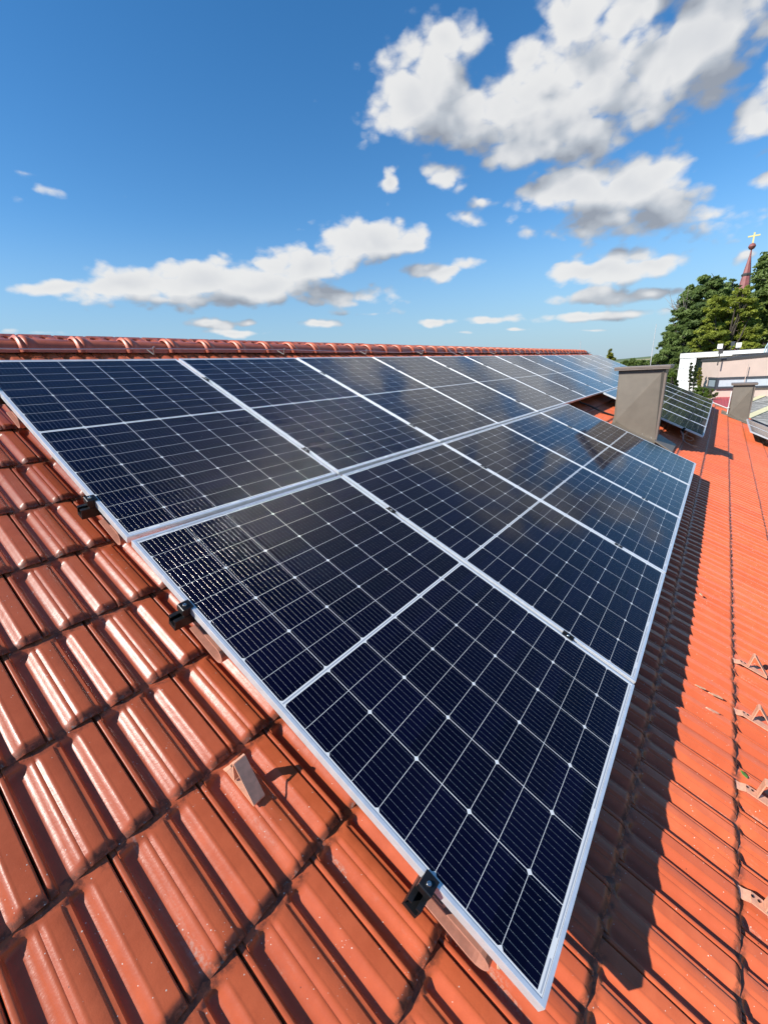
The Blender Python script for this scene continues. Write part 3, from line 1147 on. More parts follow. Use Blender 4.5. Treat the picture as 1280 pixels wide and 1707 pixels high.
def wire_clip(u, label):
    t = thing('wire_clip', label, 'clip', P(u, -2.205, -.096), ROOF_ROT, 'clips holding the ridge wire')
    b = MB()
    b.box(-.009, .009, -.008, .008, -.012, .009)
    b.box(-.005, .005, -.004, .004, -.050, -.014)
    b.box(-.004, .004, -.0, .11, -.054, -.046)
    b.build('clip_body', M_CLIP, t, bevel=.002)
    b = MB()
    b.lathe([(.006, 0), (.006, .006), (.004, .008)], (0, 0, .010), (0, 0, 1), 8)
    b.build('screw', M_STEEL, t)
    return t


wc = wire_clip(1.2, 'metal wire clip on the ridge wire, first from the left')
for k in range(1, 11):
    dup(wc, 'metal wire clip on the ridge wire, %s from the left' % ORD[k], P(1.2 + 1.355 * k, -2.205, -.096))
b = MB()
b.tube([P(6.05, -2.30, -.04), P(6.12, -2.2, -.10), P(6.30, -2.0, -.145), P(6.5, -1.78, -.12), P(6.6, -1.6, -.12)], .0042, 6)
tag(b.build('down_conductor', M_GALV, None, smooth=True), 'short grey wire branching from the ridge wire down to the panels', 'wire')
b = MB()
rb = P(7.16, .93, ROOF_H)
b.tube([rb + Vector((0, 0, -.02)), rb + Vector((0, 0, 1.05)), rb + Vector((.01, -.002, 1.55))], [.007, .0055, .0035], 8)
tag(b.build('lightning_rod', M_GALV, None, smooth=True), 'tall thin lightning rod standing behind the large chimney', 'rod')
b = MB()
rb = P(15.6, V_RIDGE, ROOF_H + .06)
b.tube([rb, rb + Vector((0, 0, .26))], [.009, .006], 8)
tag(b.build('lightning_rod', M_GALV, None, smooth=True), 'short lightning rod standing on the far end of the ridge', 'rod')
M_WHITE = simple('white_pipe', (0.72, 0.70, 0.66), .45)
b = MB()
q0, q1 = P(16.05, 1.55, ROOF_H + .04), P(16.05, 2.19, ROOF_H + .04)
q2 = P(14.62, 2.16, ROOF_H + .03)
b.tube([q0, q1], .012, 8)
tag(b.build('verge_pipe', M_WHITE, None, smooth=True), 'thin white pipe along the far roof verge by the small chimney', 'pipe')
b = MB()
q3 = P(14.56, 2.19, ROOF_H + .01)
b.tube([q3, q3 + Vector((0, 0, .62))], .011, 8)
b.lathe([(.026, 0), (.03, .012), (.026, .03)], q3 + Vector((0, 0, .17)), (0, 0, 1), 10)
tag(b.build('chimney_pipe', M_WHITE, None, smooth=True), 'upright white pipe against the left side of the small chimney', 'pipe')

# black cable lying in the gap before the chimney
b = MB()
pts = []
for k in range(25):
    s = k / 24
    pts.append(P(6.95 + .55 * s + .05 * math.sin(s * 5), -.20 + .95 * s, ROOF_H + .018 + .012 * math.sin(s * 9) + (.03 if s < .1 else 0)))
b.tube(pts, .013, 8)
tag(b.build('cable', M_RUBBER, None, smooth=True), 'black cable lying on the tiles in the gap before the large chimney', 'cable')
b = MB()
pts = [P(8.02, 1.40, -.06), P(7.95, 1.47, -.10), P(7.86, 1.50, -.145), P(7.75, 1.55, ROOF_H + .02), P(7.72, 1.66, ROOF_H + .02), P(7.83, 1.72, ROOF_H + .015)]
b.tube(pts, .010, 8)
tag(b.build('cable', M_HOOK, None, smooth=True), 'bent brown cable below the panels beyond the large chimney', 'cable')

# flakes and litter on the tiles
def flake(name, u, v, h, L, Wd, ang, mat, label, cat, th=.004, group=None):
    b = MB()
    r = random.Random(int(u * 1000) + int(v * 77))
    n = 9
    out = []
    for k in range(n):
        a = 2 * math.pi * k / n
        rr = 1 + r.uniform(-.22, .22)
        out.append((math.cos(a) * L / 2 * rr, math.sin(a) * Wd / 2 * rr))
    ca, sa = math.cos(ang), math.sin(ang)
    out = [(x * ca - y * sa, x * sa + y * ca) for x, y in out]
    b.prism([[(x, y, 0) for x, y in out], [(x * .9, y * .9, th + r.uniform(0, .001)) for x, y in out]], None)
    return tag(b.build(name, mat, None, loc=P(u, v, h), rot=ROOF_ROT), label, cat, group)


M_SPL = simple('pale_splinter', (0.62, 0.36, 0.22), .7, 0, .15, 60)
M_CHIP = simple('fresh_clay', (0.42, 0.12, 0.06), .7, 0, .2, 60)
M_LEAF1 = simple('green_leaf', (0.10, 0.22, 0.03), .6, 0, .2, 40)
flake('splinter', 1.70, 2.135, ROOF_H + .001, .075, .009, -1.2, M_SPL, 'long pale splinter on the sunlit tiles near the snow guards', 'splinter')
flake('splinter', 1.69, 2.06, ROOF_H - .003, .055, .009, -1.25, M_SPL, 'short pale splinter on the sunlit tiles left of the long one', 'splinter')
flake('splinter', 1.575, 2.125, ROOF_H - .002, .06, .012, -1.25, M_GUARD, 'reddish splinter on the sunlit tiles below the pale ones', 'splinter')
flake('splinter', 2.70, 2.02, ROOF_H, .03, .018, .4, M_SPL, 'tiny pale crumb on the sunlit tiles beside the panel shadow', 'splinter')
flake('leaf', 1.33, 2.262, ROOF_H - .015, .03, .018, 1.0, M_LEAF1, 'small green leaf caught by a tile edge at the right', 'leaf', .002)
flake('tile_chip', -.335, .365, ROOF_H - .015, .020, .016, .5, M_CHIP, 'red tile chip lying in a hollow on the left tiles, larger one', 'tile chip', .006)
flake('tile_chip', -.345, .335, ROOF_H - .018, .012, .009, .2, M_CHIP, 'dark red tile chip lying in a hollow on the left tiles, smaller one', 'tile chip', .006)
flake('leaf', .075, 1.665, ROOF_H - .008, .026, .016, .3, M_SPL, 'dry leaf under the frame edge near the bottom corner', 'leaf', .003)

# ------------------------------------------------------------------ ground and hills
mg, ntg, bsg = new_mat('meadow_ground')
og = ntg.n('TexCoord').outputs['Object']
cg = ntg.mix(ntg.ss(ntg.noise(og, .02, 5, .6), .4, .6), (0.05, 0.085, 0.02), (0.11, 0.13, 0.04))
cg = ntg.mix(ntg.ss(ntg.noise(og, .004, 3, .5), .52, .58), cg, (0.20, 0.19, 0.09))
ntg.set(bsg, 'Base Color', cg)
bsg.inputs['Roughness'].default_value = 1
b = MB()
b.poly([(-4000, -4000, GROUND), (5000, -4000, GROUND), (5000, 4000, GROUND), (-4000, 4000, GROUND)])
tag(b.build('ground', mg), kind='structure')
# rolling hills towards the far end of the valley
hv, hf = [], []
nx, ny = 60, 70
hr = np.random.default_rng(8)
azs = np.radians(np.linspace(-40, 90, nx))
ds = np.linspace(420, 2600, ny)
for i, a in enumerate(azs):
    for j, dd in enumerate(ds):
        k = j / (ny - 1)
        z = GROUND - 4 + 34 * k ** 1.1 * (0.62 + .30 * math.sin(a * 5 + k * 3.0) + .12 * math.sin(a * 17 + k * 9) + .05 * math.sin(a * 47 + k * 15)) * (1.05 - .22 * math.sin(a * 2.2 + .2))
        hv.append((dd * math.cos(a), dd * math.sin(a), z))
for i in range(nx - 1):
    for j in range(ny - 1):
        hf.append((i * ny + j, i * ny + j + 1, (i + 1) * ny + j + 1, (i + 1) * ny + j))
mh, nth, bsh = new_mat('hill_fields_and_woods')
oh = nth.n('TexCoord').outputs['Object']
ch_ = nth.mix(nth.ss(nth.noise(oh, .009, 5, .6), .42, .52), (0.030, 0.060, 0.022), (0.10, 0.14, 0.05))
ch_ = nth.mix(nth.ss(nth.noise(oh, .005, 2, .4), .57, .60), ch_, (0.33, 0.28, 0.15))
nth.set(bsh, 'Base Color', ch_)
bsh.inputs['Roughness'].default_value = 1
hm = np_mesh('hills', np.array(hv), np.array(hf), mh)
ho = bpy.data.objects.new('hills', hm)
COL.objects.link(ho)
tag(ho, kind='structure')

# ------------------------------------------------------------------ neighbouring buildings
M_PINK = simple('pink_render', (0.52, 0.405, 0.345), .92, 0, .04, 1.5, .15)
M_WHITEW = simple('white_render', (0.78, 0.77, 0.74), .9, 0, .03, 1.5, .1)
M_DARK = simple('dark_roof_edge', (0.045, 0.042, 0.042), .6)
M_FRAME = simple('anthracite_frame', (0.05, 0.055, 0.065), .4)
M_PANE = simple('window_pane', (0.25, 0.30, 0.34), .12, 0, 0, 1, 0, .8)
M_PANE2 = simple('green_window_pane', (0.05, 0.10, 0.085), .08, 0, 0, 1, 0, .8)
M_BLIND = simple('pale_blind', (0.46, 0.50, 0.54), .35, 0, .05, 5)


def slab_between(pts_bottom_z, pts, zb):
    pass


# pink house: corner towards us, roof edge rising to the right
C0 = at(1202, 601.5, 46)
# wall directions: right face runs to the right and a little away, left face runs back to the left
view = Vector((pix_ray(1200, 601).x, pix_ray(1200, 601).y, 0)).normalized()
rt = Vector((view.y, -view.x, 0))
dR = (rt * 1.0 + view * .10).normalized()
dL = (-rt * .40 + view * .92).normalized()
LR, LL = 9.5, 3.3
pk = thing('pink_house', 'pale pink rendered house with dark wraparound corner window', 'house', (C0.x, C0.y, GROUND))
o0 = Vector((C0.x, C0.y, 0))
zC = C0.z - GROUND
b = MB()
A = Vector((0, 0, 0))
Rr = dR * LR
Lf = dL * LL
zR = zC + LR * .058
for (p, q, zp, zq) in ((A, Rr, zC, zR), (A, Lf, zC, zC), (Lf, Lf + Rr, zC, zR), (Rr, Lf + Rr, zR, zR)):
    b.poly([(p.x, p.y, 0), (q.x, q.y, 0), (q.x, q.y, zq), (p.x, p.y, zp)])
b.build('wall', M_PINK, pk)
b = MB()
e = .10
nR = Vector((-dR.y, dR.x, 0))
if nR.dot(view) > 0:
    nR = -nR
cs = [A - (dR + dL) * e * .7, Rr + dR * e - dL * e, Rr + Lf + (dR + dL) * e, Lf + dL * e - dR * e]
zs = [zC, zR, zR, zC]
b.prism([[(c.x, c.y, z) for c, z in zip(cs, zs)], [(c.x, c.y, z + .16) for c, z in zip(cs, zs)]], None)
b.build('roof', M_DARK, pk)
# wraparound window
zw0 = at(1196, 645, 46).z - GROUND
zw1 = at(1196, 630.5, 46).z - GROUND
wR, wL = 3.45, 1.35
nL = Vector((-dL.y, dL.x, 0))
if nL.dot(view) > 0:
    nL = -nL
win = MB()
for (d_, n_, ln) in ((dR, nR, wR), (dL, nL, wL)):
    Mx = Matrix(((d_.x, n_.x, 0, 0), (d_.y, n_.y, 0, 0), (0, 0, 1, 0), (0, 0, 0, 1)))
    win.box(-.06, ln + .05, .0, .14, zw1 - .07, zw1 + .07, Mx)
    win.box(-.06, ln + .16, .0, .20, zw0 - .13, zw0 + .03, Mx)
    win.box(-.05, .07, .0, .12, zw0 + .03, zw1 - .07, Mx)
    win.box(ln - .05, ln + .03, .0, .10, zw0 + .03, zw1 - .07, Mx)
wf = win.build('window', M_FRAME, pk)
for (d_, n_, ln, mt_) in ((dR, nR, wR, M_BLIND), (dL, nL, wL, M_PANE)):
    Mx = Matrix(((d_.x, n_.x, 0, 0), (d_.y, n_.y, 0, 0), (0, 0, 1, 0), (0, 0, 0, 1)))
    p_ = MB()
    p_.box(.07, ln - .05, .01, .05, zw0 + .03, zw1 - .07, Mx)
    p_.build('pane', mt_, wf)
# downpipe in the middle of the right face
b = MB()
q = dR * 1.75 + nR * .23
b.tube([(q.x, q.y, zw0 - .3), (q.x, q.y, zw1 + 1.0)], .03, 6)
b.build('cable_pipe', M_PINK, pk)

# second pink block behind on the right
C1 = at(1233, 591.5, 52)
pk2 = thing('pink_house', 'upper pink block rising behind the pink house at the right edge', 'house', (C1.x, C1.y, GROUND))
b = MB()
z1 = C1.z - GROUND
Mx = Matrix(((dR.x, -nR.x, 0, 0), (dR.y, -nR.y, 0, 0), (0, 0, 1, 0), (0, 0, 0, 1)))
b.box(0, 9, 0, 5, 0, z1, Mx)
b.build('wall', M_PINK, pk2)
b = MB()
b.box(-.08, 9.1, -.08, 5.1, z1, z1 + .09, Mx)
b.build('roof', M_DARK, pk2)
# glass guard rail on it
gr0 = at(1273, 588.5, 53)
gt = thing('glass_railing', 'curved metal rail on the pink block roof at the right edge', 'railing', tuple(gr0))
b = MB()
b.tube([(0, 0, -.5), (.0, -.05, .55), (.0, -.25, 1.05), (0, -.7, 1.22), (0, -1.8, 1.25)], .05, 8)
b.build('rail', simple('pale_blue_metal', (0.35, 0.48, 0.52), .4), gt, smooth=True)
b = MB()
b.box(-.02, .02, -1.8, -.15, -.4, .95)
b.build('pane', M_PANE, gt)

# white house behind
DW = 56
W0 = at(1135.2, 589, DW)
wh = thing('white_house', 'white modern house with thick roof slab and tall perforated end wall', 'house', (W0.x, W0.y, GROUND))
view2 = Vector((pix_ray(1140, 600).x, pix_ray(1140, 600).y, 0)).normalized()
r2 = Vector((view2.y, -view2.x, 0))
Mw = Matrix(((r2.x, view2.x, 0, 0), (r2.y, view2.y, 0, 0), (0, 0, 1, 0), (0, 0, 0, 1)))
zt_ = W0.z - GROUND
px = DW / F_PX / .99
mw, ntw, bsw = new_mat('perforated_white_render')
ow = ntw.n('TexCoord').outputs['Object']
sw = ntw.n('SeparateXYZ', {0: ow})
rowf = ntw.m('FRACT', ntw.m('DIVIDE', sw.outputs[2], 1.22))
colf = ntw.m('FRACT', ntw.m('DIVIDE', sw.outputs[1], .26))
dotm = ntw.m('MULTIPLY', ntw.m('LESS_THAN', ntw.m('ABSOLUTE', ntw.m('SUBTRACT', rowf, .5)), .06), ntw.m('LESS_THAN', ntw.m('ABSOLUTE', ntw.m('SUBTRACT', colf, .5)), .22))
ntw.set(bsw, 'Base Color', ntw.mix(ntw.m('MULTIPLY', dotm, .75), (0.80, 0.79, 0.77), (0.30, 0.31, 0.33)))
bsw.inputs['Roughness'].default_value = .9
b = MB()
b.box(0, 17 * px, 0, 9, 0, zt_ - .48, Mw)
b.build('end_wall', mw, wh)
b = MB()
b.box(17 * px, 124 * px, 1.3, 9, 0, zt_ - .48, Mw)
b.box(17 * px, 33 * px, .0, 1.3, 0, zt_ - 3.3, Mw)
b.build('wall', M_WHITEW, wh)
b = MB()
b.box(-.05, 124 * px, -.08, 9.3, zt_ - .48, zt_, Mw)
b.build('roof', M_WHITEW, wh)
b = MB()
b.box(-.07, 124 * px + .02, -.10, 9.32, zt_, zt_ + .05, Mw)
b.build('roof_edge', M_DARK, wh)
b = MB()
b.box(17.6 * px, 40 * px, 1.22, 1.297, zt_ - 2.75, zt_ - .62, Mw)
wn_ = b.build('window', M_FRAME, wh)
b = MB()
for k in range(2):
    xa = 18.6 * px + k * 11 * px
    b.box(xa, xa + 9.8 * px, 1.18, 1.217, zt_ - 2.65, zt_ - .72, Mw)
b.build('pane', M_PANE2, wn_)


def floodlight(x, y, dist, label):
    p = at(x, y, dist)
    t = thing('floodlight', label, 'floodlight', tuple(p), group='white floodlights on the white roof')
    b = MB()
    b.tube([(0, 0, -.75), (0, 0, .05)], .05, 8)
    b.build('post', M_DARK, t)
    b = MB()
    b.prism([[(-.10, -.22, .0), (-.10, .22, .0), (-.10, .22, .46), (-.10, -.22, .46)], [(.14, -.18, -.12), (.14, .18, -.12), (.14, .18, .34), (.14, -.18, .34)]], None)
    b.build('lamp_head', M_WHITEW, t, bevel=.02)


floodlight(1199.5, 581, 57, 'white floodlight head on the white roof, left one')
floodlight(1230.5, 579, 57, 'white floodlight head on the white roof, right one')
pm = at(1217, 584, 57.5)
b = MB()
b.tube([(0, 0, -.4), (0, 0, .1), (.0, -.12, .55)], .05, 6)
b.box(-.05, .05, -.28, .05, .45, .85)
tag(b.build('roof_mast', M_FRAME, None, loc=pm), 'short grey mast between the two floodlights on the white roof', 'mast')
pm = at(1198, 596, 45.5)
b = MB()
b.tube([(0, 0, -.6), (0, 0, .2), (0, -.08, .45)], .045, 6)
b.box(-.10, .10, -.22, .10, .30, .58)
tag(b.build('wall_lamp', M_DARK, None, loc=pm), 'small dark lamp on a post at the pink house roof corner', 'lamp')

# low annexes between our roof and the pink house
ZA = -2.9
M_REDM = simple('red_metal_roof', (0.42, 0.035, 0.055), .45, 0, .08, .8)
ra, rb_, rc, rd = on_z(1172, 668.5, ZA), on_z(1233, 651.5, ZA), on_z(1246, 700, ZA), on_z(1178, 700, ZA)
an = thing('red_roofed_annex', 'low annex with a crimson metal roof left of the small chimney', 'annex', (ra.x, ra.y, GROUND))
b = MB()
cs = [p - Vector((ra.x, ra.y, GROUND)) for p in (ra, rb_, rc, rd)]
b.prism([[(c.x, c.y, c.z - .15) for c in cs], [(c.x, c.y, c.z) for c in cs]], None)
for k in range(1, 12):
    f_ = k / 12
    p, q = cs[0].lerp(cs[1], f_), cs[3].lerp(cs[2], f_)
    b.tube([p + Vector((0, 0, .01)), q + Vector((0, 0, .01))], .02, 4)
b.build('roof', M_REDM, an)
b = MB()
ce = sum(cs, Vector()) / 4
ci = [ce + (c - ce) * .94 for c in cs]
b.prism([[(c.x, c.y, 0) for c in ci], [(c.x, c.y, c.z - .153) for c in ci]], None)
b.build('wall', M_PLASTER, an)

mgv, ntv, bsv = new_mat('gravel_roof')
ov = ntv.n('TexCoord').outputs['Object']
vv_ = ntv.n('TexVoronoi', {'Vector': ov, 'Scale': 2.6})
cv_ = ntv.mix(ntv.ss(ntv.noise(ov, .9, 6, .7), .35, .65), (0.28, 0.27, 0.245), (0.52, 0.50, 0.45))
cv_ = ntv.mix(ntv.m('MULTIPLY', ntv.ss(vv_.outputs['Distance'], .25, .6), .6), cv_, (0.12, 0.115, 0.10))
ntv.set(bsv, 'Base Color', cv_)
bsv.inputs['Roughness'].default_value = .95
ntv.set(bsv, 'Normal', ntv.n('Bump', {'Strength': .8, 'Distance': .2, 'Height': ntv.noise(ov, 2.2, 6, .7)}).outputs[0])
ga, gb, gc, gd = on_z(1249, 655, ZA), on_z(1264, 641.5, ZA), on_z(1300, 634, ZA), on_z(1420, 640, ZA)
ge, gf = on_z(1420, 760, ZA), on_z(1250, 735, ZA)
gv = thing('gravel_roofed_annex', 'low flat grey gravel roof with cream stripes behind the small chimney', 'annex', (ga.x, ga.y, GROUND))
og_ = Vector((ga.x, ga.y, GROUND))
out = [p - og_ for p in (on_z(1247, 662, ZA), on_z(1262, 648, ZA), on_z(1300, 634, ZA), gd, ge, gf)]
b = MB()
b.prism([[(c.x, c.y, c.z - .25) for c in out], [(c.x, c.y, c.z) for c in out]], None)
b.build('roof', mgv, gv)
ce = sum(out, Vector()) / len(out)
ci = [ce + (c - ce) * .95 for c in out]
b = MB()
b.prism([[(c.x, c.y, 0) for c in ci], [(c.x, c.y, c.z - .253) for c in ci]], None)
b.build('wall', M_PLASTER, gv)
M_CREAM = simple('cream_strip', (0.62, 0.57, 0.34), .85, 0, .08, 2)
for (y0_, y1_, x1_, dy) in ((664.5, 5.0, 1340, -.40), (688.5, 8.0, 1340, -.42)):
    b = MB()
    A_ = []
    for (x, y) in ((1247, y0_ + 3), (x1_, y0_ + 3 + (x1_ - 1247) * dy), (x1_, y0_ + 3 + y1_ * .9 + (x1_ - 1247) * dy), (1247, y0_ + 3 + y1_)):
        A_.append(on_z(x, y, ZA) - og_)
    b.prism([[(c.x, c.y, c.z + .004) for c in A_], [(c.x, c.y, c.z + .05) for c in A_]], None)
    b.build('stripe', M_CREAM, gv)

# church behind the trees ------------------------------------------------
DC = 118.0
M_SPIRE = simple('spire_red_copper', (0.24, 0.080, 0.075), .5, 0, .15, 1.2)
M_GOLD = simple('gilded_cross', (0.86, 0.70, 0.30), .35, .6)
apex = at(1250.6, 425, DC)
ball = at(1252.4, 410.5, DC)
ctop = at(1256.9, 387, DC)
t = thing('church', 'church with slender red spire topped by a golden cross behind the trees', 'church', (apex.x, apex.y, GROUND))
za = apex.z - GROUND
zb_ = ball.z - GROUND
zc = ctop.z - GROUND
b = MB()
SH = 17.5
b.lathe([(3.5, za - SH), (2.9, za - SH + .9), (1.40, za - 9.0), (.52, za - 2.4), (.16, za), (.10, zb_ - .5)], (0, 0, 0), (0, 0, 1), 8)
b.build('spire', M_SPIRE, t)
b = MB()
b.lathe([(.78, za - 3.6), (.84, za - 3.3), (.62, za - 3.1)], (0, 0, 0), (0, 0, 1), 8)
b.build('spire_band', M_DARK, t)
b = MB()
b.lathe([(.08, zb_ - .6), (.45, zb_ - .38), (.62, zb_), (.45, zb_ + .38), (.08, zb_ + .6)], (0, 0, 0), (0, 0, 1), 12)
b.build('spire_ball', M_SPIRE, t, smooth=True)
b = MB()
vv2 = Vector((apex.x - CAM.x, apex.y - CAM.y, 0)).normalized()
rr2 = Vector((vv2.y, -vv2.x, 0))
Mc = Matrix(((rr2.x, vv2.x, 0, 0), (rr2.y, vv2.y, 0, 0), (0, 0, 1, 0), (0, 0, 0, 1)))
b.box(-.13, .13, -.1, .1, zb_ + .5, zc, Mc)
hc = zc - zb_
b.box(-.92, .92, -.098, .098, zc - hc * .30, zc - hc * .30 + .26, Mc)
b.build('cross', M_GOLD, t)
b = MB()
b.box(-2.6, 2.6, -2.6, 2.6, 0, za - SH, Mc)
b.build('tower', M_PINK, t)
b = MB()
b.box(-2.62, 14, 2, 22, 0, 11, Mc)
b.build('nave', M_PINK, t)


# ------------------------------------------------------------------ trees
def leaf_mat(name, dark, light, trans=.46):
    m, nt, bs = new_mat(name)
    tone = nt.n('Attribute', attribute_name='tone').outputs['Fac']
    c = nt.mix(tone, dark, light)
    nt.set(bs, 'Base Color', c)
    bs.inputs['Roughness'].default_value = .55
    bs.inputs['Specular IOR Level'].default_value = .35
    tr = nt.n('BsdfTranslucent', {'Color': nt.mix(.5, c, light)})
    mx = nt.n('MixShader', {0: trans, 1: bs.outputs[0], 2: tr.outputs[0]})
    m.node_tree.links.new(mx.outputs[0], m.node_tree.nodes['Material Output'].inputs['Surface'])
    return m


M_ASH = leaf_mat('ash_leaves', (0.075, 0.120, 0.036), (0.22, 0.30, 0.085))
M_MAPLE = leaf_mat('maple_leaves', (0.14, 0.18, 0.026), (0.39, 0.43, 0.065))
M_DKLEAF = leaf_mat('dark_leaves', (0.070, 0.112, 0.030), (0.21, 0.28, 0.07))
M_BUSHL = leaf_mat('bush_leaves', (0.045, 0.09, 0.015), (0.20, 0.28, 0.05))
M_CONIF = leaf_mat('conifer_needles', (0.018, 0.034, 0.014), (0.055, 0.085, 0.025), .15)
M_GOLDC = leaf_mat('golden_conifer_needles', (0.085, 0.10, 0.012), (0.26, 0.26, 0.03), .2)
M_BARK = simple('bark', (0.06, 0.048, 0.036), .9, 0, .3, 6, .5)


def leaves(centers, radii, n, size, seed, squash=.8, gap=.5):
    """leaf sprays through a crown made of many small overlapping tufts"""
    r = np.random.default_rng(seed)
    C = np.array([tuple(c) for c in centers])
    Rd = np.array(radii)
    # tufts on and inside each crown lobe
    tc_, tr_, tt_ = [], [], []
    for c, rad in zip(C, Rd):
        k = max(10, int(26 * (rad / 2.0) ** 1.3))
        d = r.normal(size=(k, 3))
        d /= np.linalg.norm(d, axis=1)[:, None]
        rr = rad * .86 * (r.uniform(.25, 1.0, k) ** .5)
        q = c + d * rr[:, None] * np.array([1, 1, squash])
        tc_.append(q)
        tr_.append(rad * r.uniform(.13, .30, k))
        tt_.append(np.clip(.5 + r.normal(0, .22, k), 0, 1))
    tc_, tr_, tt_ = np.concatenate(tc_), np.concatenate(tr_), np.concatenate(tt_)
    wgt = tr_ ** 2
    idx = r.choice(len(tc_), n, p=wgt / wgt.sum())
    d = r.normal(size=(n, 3))
    d /= np.linalg.norm(d, axis=1)[:, None]
    pos = tc_[idx] + d * (tr_[idx] * r.uniform(.2, 1, n) ** .6)[:, None] * np.array([1.15, 1.15, .55])
    nrm = d * .6 + r.normal(size=(n, 3)) * .55 + np.array([0, 0, .55])
    nrm /= np.linalg.norm(nrm, axis=1)[:, None]
    a = np.cross(nrm, r.normal(size=(n, 3)))
    a /= np.linalg.norm(a, axis=1)[:, None]
    bb = np.cross(nrm, a)
    s = size * r.uniform(.6, 1.4, n)[:, None]
    V = np.stack([pos - a * s, pos + bb * s * .45 + nrm * s * .1, pos + a * s, pos - bb * s * .45 + nrm * s * .1], 1).reshape(-1, 3)
    tone = np.clip(tt_[idx] + r.normal(0, .15, n), 0, 1).repeat(4)
    Fq = np.arange(4 * n).reshape(-1, 4)
    return V, Fq, tone


def tree(name, label, cat, base, lobes, n, size, mat, seed, trunk_r=.28, group=None, squash=.8, limbs=True, tuft=1.0):
    base = Vector(base)
    t = thing(name, label, cat, tuple(base), group=group)
    cs_ = [Vector(p) - base for p, _ in lobes]
    rs = [q * 1.10 for _, q in lobes]
    V, Fq, tone = leaves(cs_, rs, n, size, seed, squash)
    me = np_mesh('crown', V, Fq, mat, tone, smooth=False)
    o = bpy.data.objects.new('crown', me)
    COL.objects.link(o)
    o.parent = t
    b = MB()
    r = random.Random(seed)
    top = max(cs_, key=lambda p: p.z)
    mid = sum(cs_, Vector()) / len(cs_)
    low = min(c.z for c in cs_)
    fork = Vector((mid.x * .4, mid.y * .4, max(.4, low * .75)))
    b.tube([(0, 0, -.1), fork * .5 + Vector((r.uniform(-.1, .1), 0, 0)), fork, fork.lerp(mid, .6), top * .97], [trunk_r * 1.25, trunk_r, trunk_r * .85, trunk_r * .55, .04], 8)
    if limbs:
        for c, rad in zip(cs_, rs):
            s = fork.lerp(mid, r.uniform(0, .6))
            m_ = s.lerp(c, .5) + Vector((r.uniform(-.3, .3), r.uniform(-.3, .3), r.uniform(.0, .4)))
            b.tube([s, m_, c], [trunk_r * .45, trunk_r * .28, .03], 6)
            for q in range(3):
                e = c + Vector((r.gauss(0, 1), r.gauss(0, 1), r.gauss(.3, .8))).normalized() * rad * .8
                b.tube([c.lerp(m_, .3), c.lerp(e, .5) + Vector((0, 0, .1)), e], [.07, .045, .012], 4)
    b.build('trunk', M_BARK, t, smooth=True)
    return t


def lob(dist, pts, seed=0, dj=2.0):
    r = random.Random(seed)
    out = []
    for (x, y, rp) in pts:
        dd = dist + r.uniform(-dj, dj)
        out.append((at(x, y, dd), rp / F_PX * dd))
    return out


def ground_at(x, y, dist):
    p = at(x, y, dist)
    return (p.x, p.y, GROUND)


tree('ash_tree', 'tall dark green ash tree left of the church spire', 'tree', ground_at(1165, 560, 74),
     lob(74, [(1192, 468, 12), (1176, 476, 15), (1158, 488, 14), (1190, 488, 16), (1172, 500, 17), (1146, 503, 12), (1203, 484, 9), (1150, 520, 15), (1133, 522, 10),
              (1170, 522, 18), (1128, 538, 11), (1142, 545, 15), (1122, 552, 11), (1160, 548, 18), (1180, 540, 18), (1112, 566, 10), (1128, 568, 14), (1103, 576, 7),
              (1145, 572, 16), (1120, 585, 12), (1160, 585, 16), (1112, 590, 10), (1195, 510, 16), (1140, 590, 14)], 1, 3), 56000, .24, M_ASH, 11, .34)
tree('maple_tree', 'bright yellow-green maple tree behind the white house roof', 'tree', ground_at(1215, 580, 66),
     lob(66, [(1206, 503, 14), (1225, 500, 14), (1192, 512, 13), (1240, 508, 14), (1212, 520, 16), (1232, 524, 14), (1190, 528, 10), (1252, 520, 11),
              (1205, 543, 16), (1188, 551, 13), (1225, 548, 16), (1172, 560, 12), (1196, 562, 16), (1162, 572, 9), (1180, 578, 14), (1215, 568, 16), (1242, 545, 13),
              (1238, 566, 14), (1258, 556, 12), (1205, 582, 12), (1241, 488, 6), (1232, 484, 5), (1248, 480, 4), (1245, 583, 12), (1168, 585, 10)], 2, 2.0), 66000, .20, M_MAPLE, 12, .30)
tree('lime_tree', 'broad dark tree at the right edge in front of the spire', 'tree', ground_at(1292, 560, 80),
     lob(80, [(1286, 430, 12), (1274, 436, 7), (1298, 440, 20), (1264, 446, 5), (1282, 458, 14), (1268, 464, 7), (1300, 470, 26), (1279, 482, 14), (1266, 502, 8), (1285, 508, 22), (1310, 500, 30),
              (1272, 528, 18), (1298, 540, 26), (1265, 550, 14), (1285, 565, 20), (1330, 480, 30), (1330, 540, 34), (1270, 580, 16)], 3, 3), 54000, .26, M_DKLEAF, 13, .40)
tree('young_ash_tree', 'thin airy tree crown in front of the spire foot', 'tree', ground_at(1226, 560, 84),
     lob(84, [(1220, 470, 5), (1211, 476, 6), (1228, 477, 4), (1264, 478, 4), (1224, 490, 7), (1244, 500, 6), (1260, 492, 5), (1215, 498, 11), (1250, 512, 12), (1228, 520, 14)], 4, 2), 6000, .22, M_ASH, 14, .2)
tree('wood_edge_tree', 'low dark green tree between the large chimney and the white house', 'tree', ground_at(1112, 625, 62),
     lob(62, [(1116, 592, 14), (1104, 597, 12), (1122, 605, 15), (1109, 615, 14), (1095, 604, 9), (1127, 590, 11), (1085, 607, 6), (1120, 630, 14), (1108, 640, 14), (1076, 609, 5)], 5, 2), 18000, .21, M_DKLEAF, 15, .22)
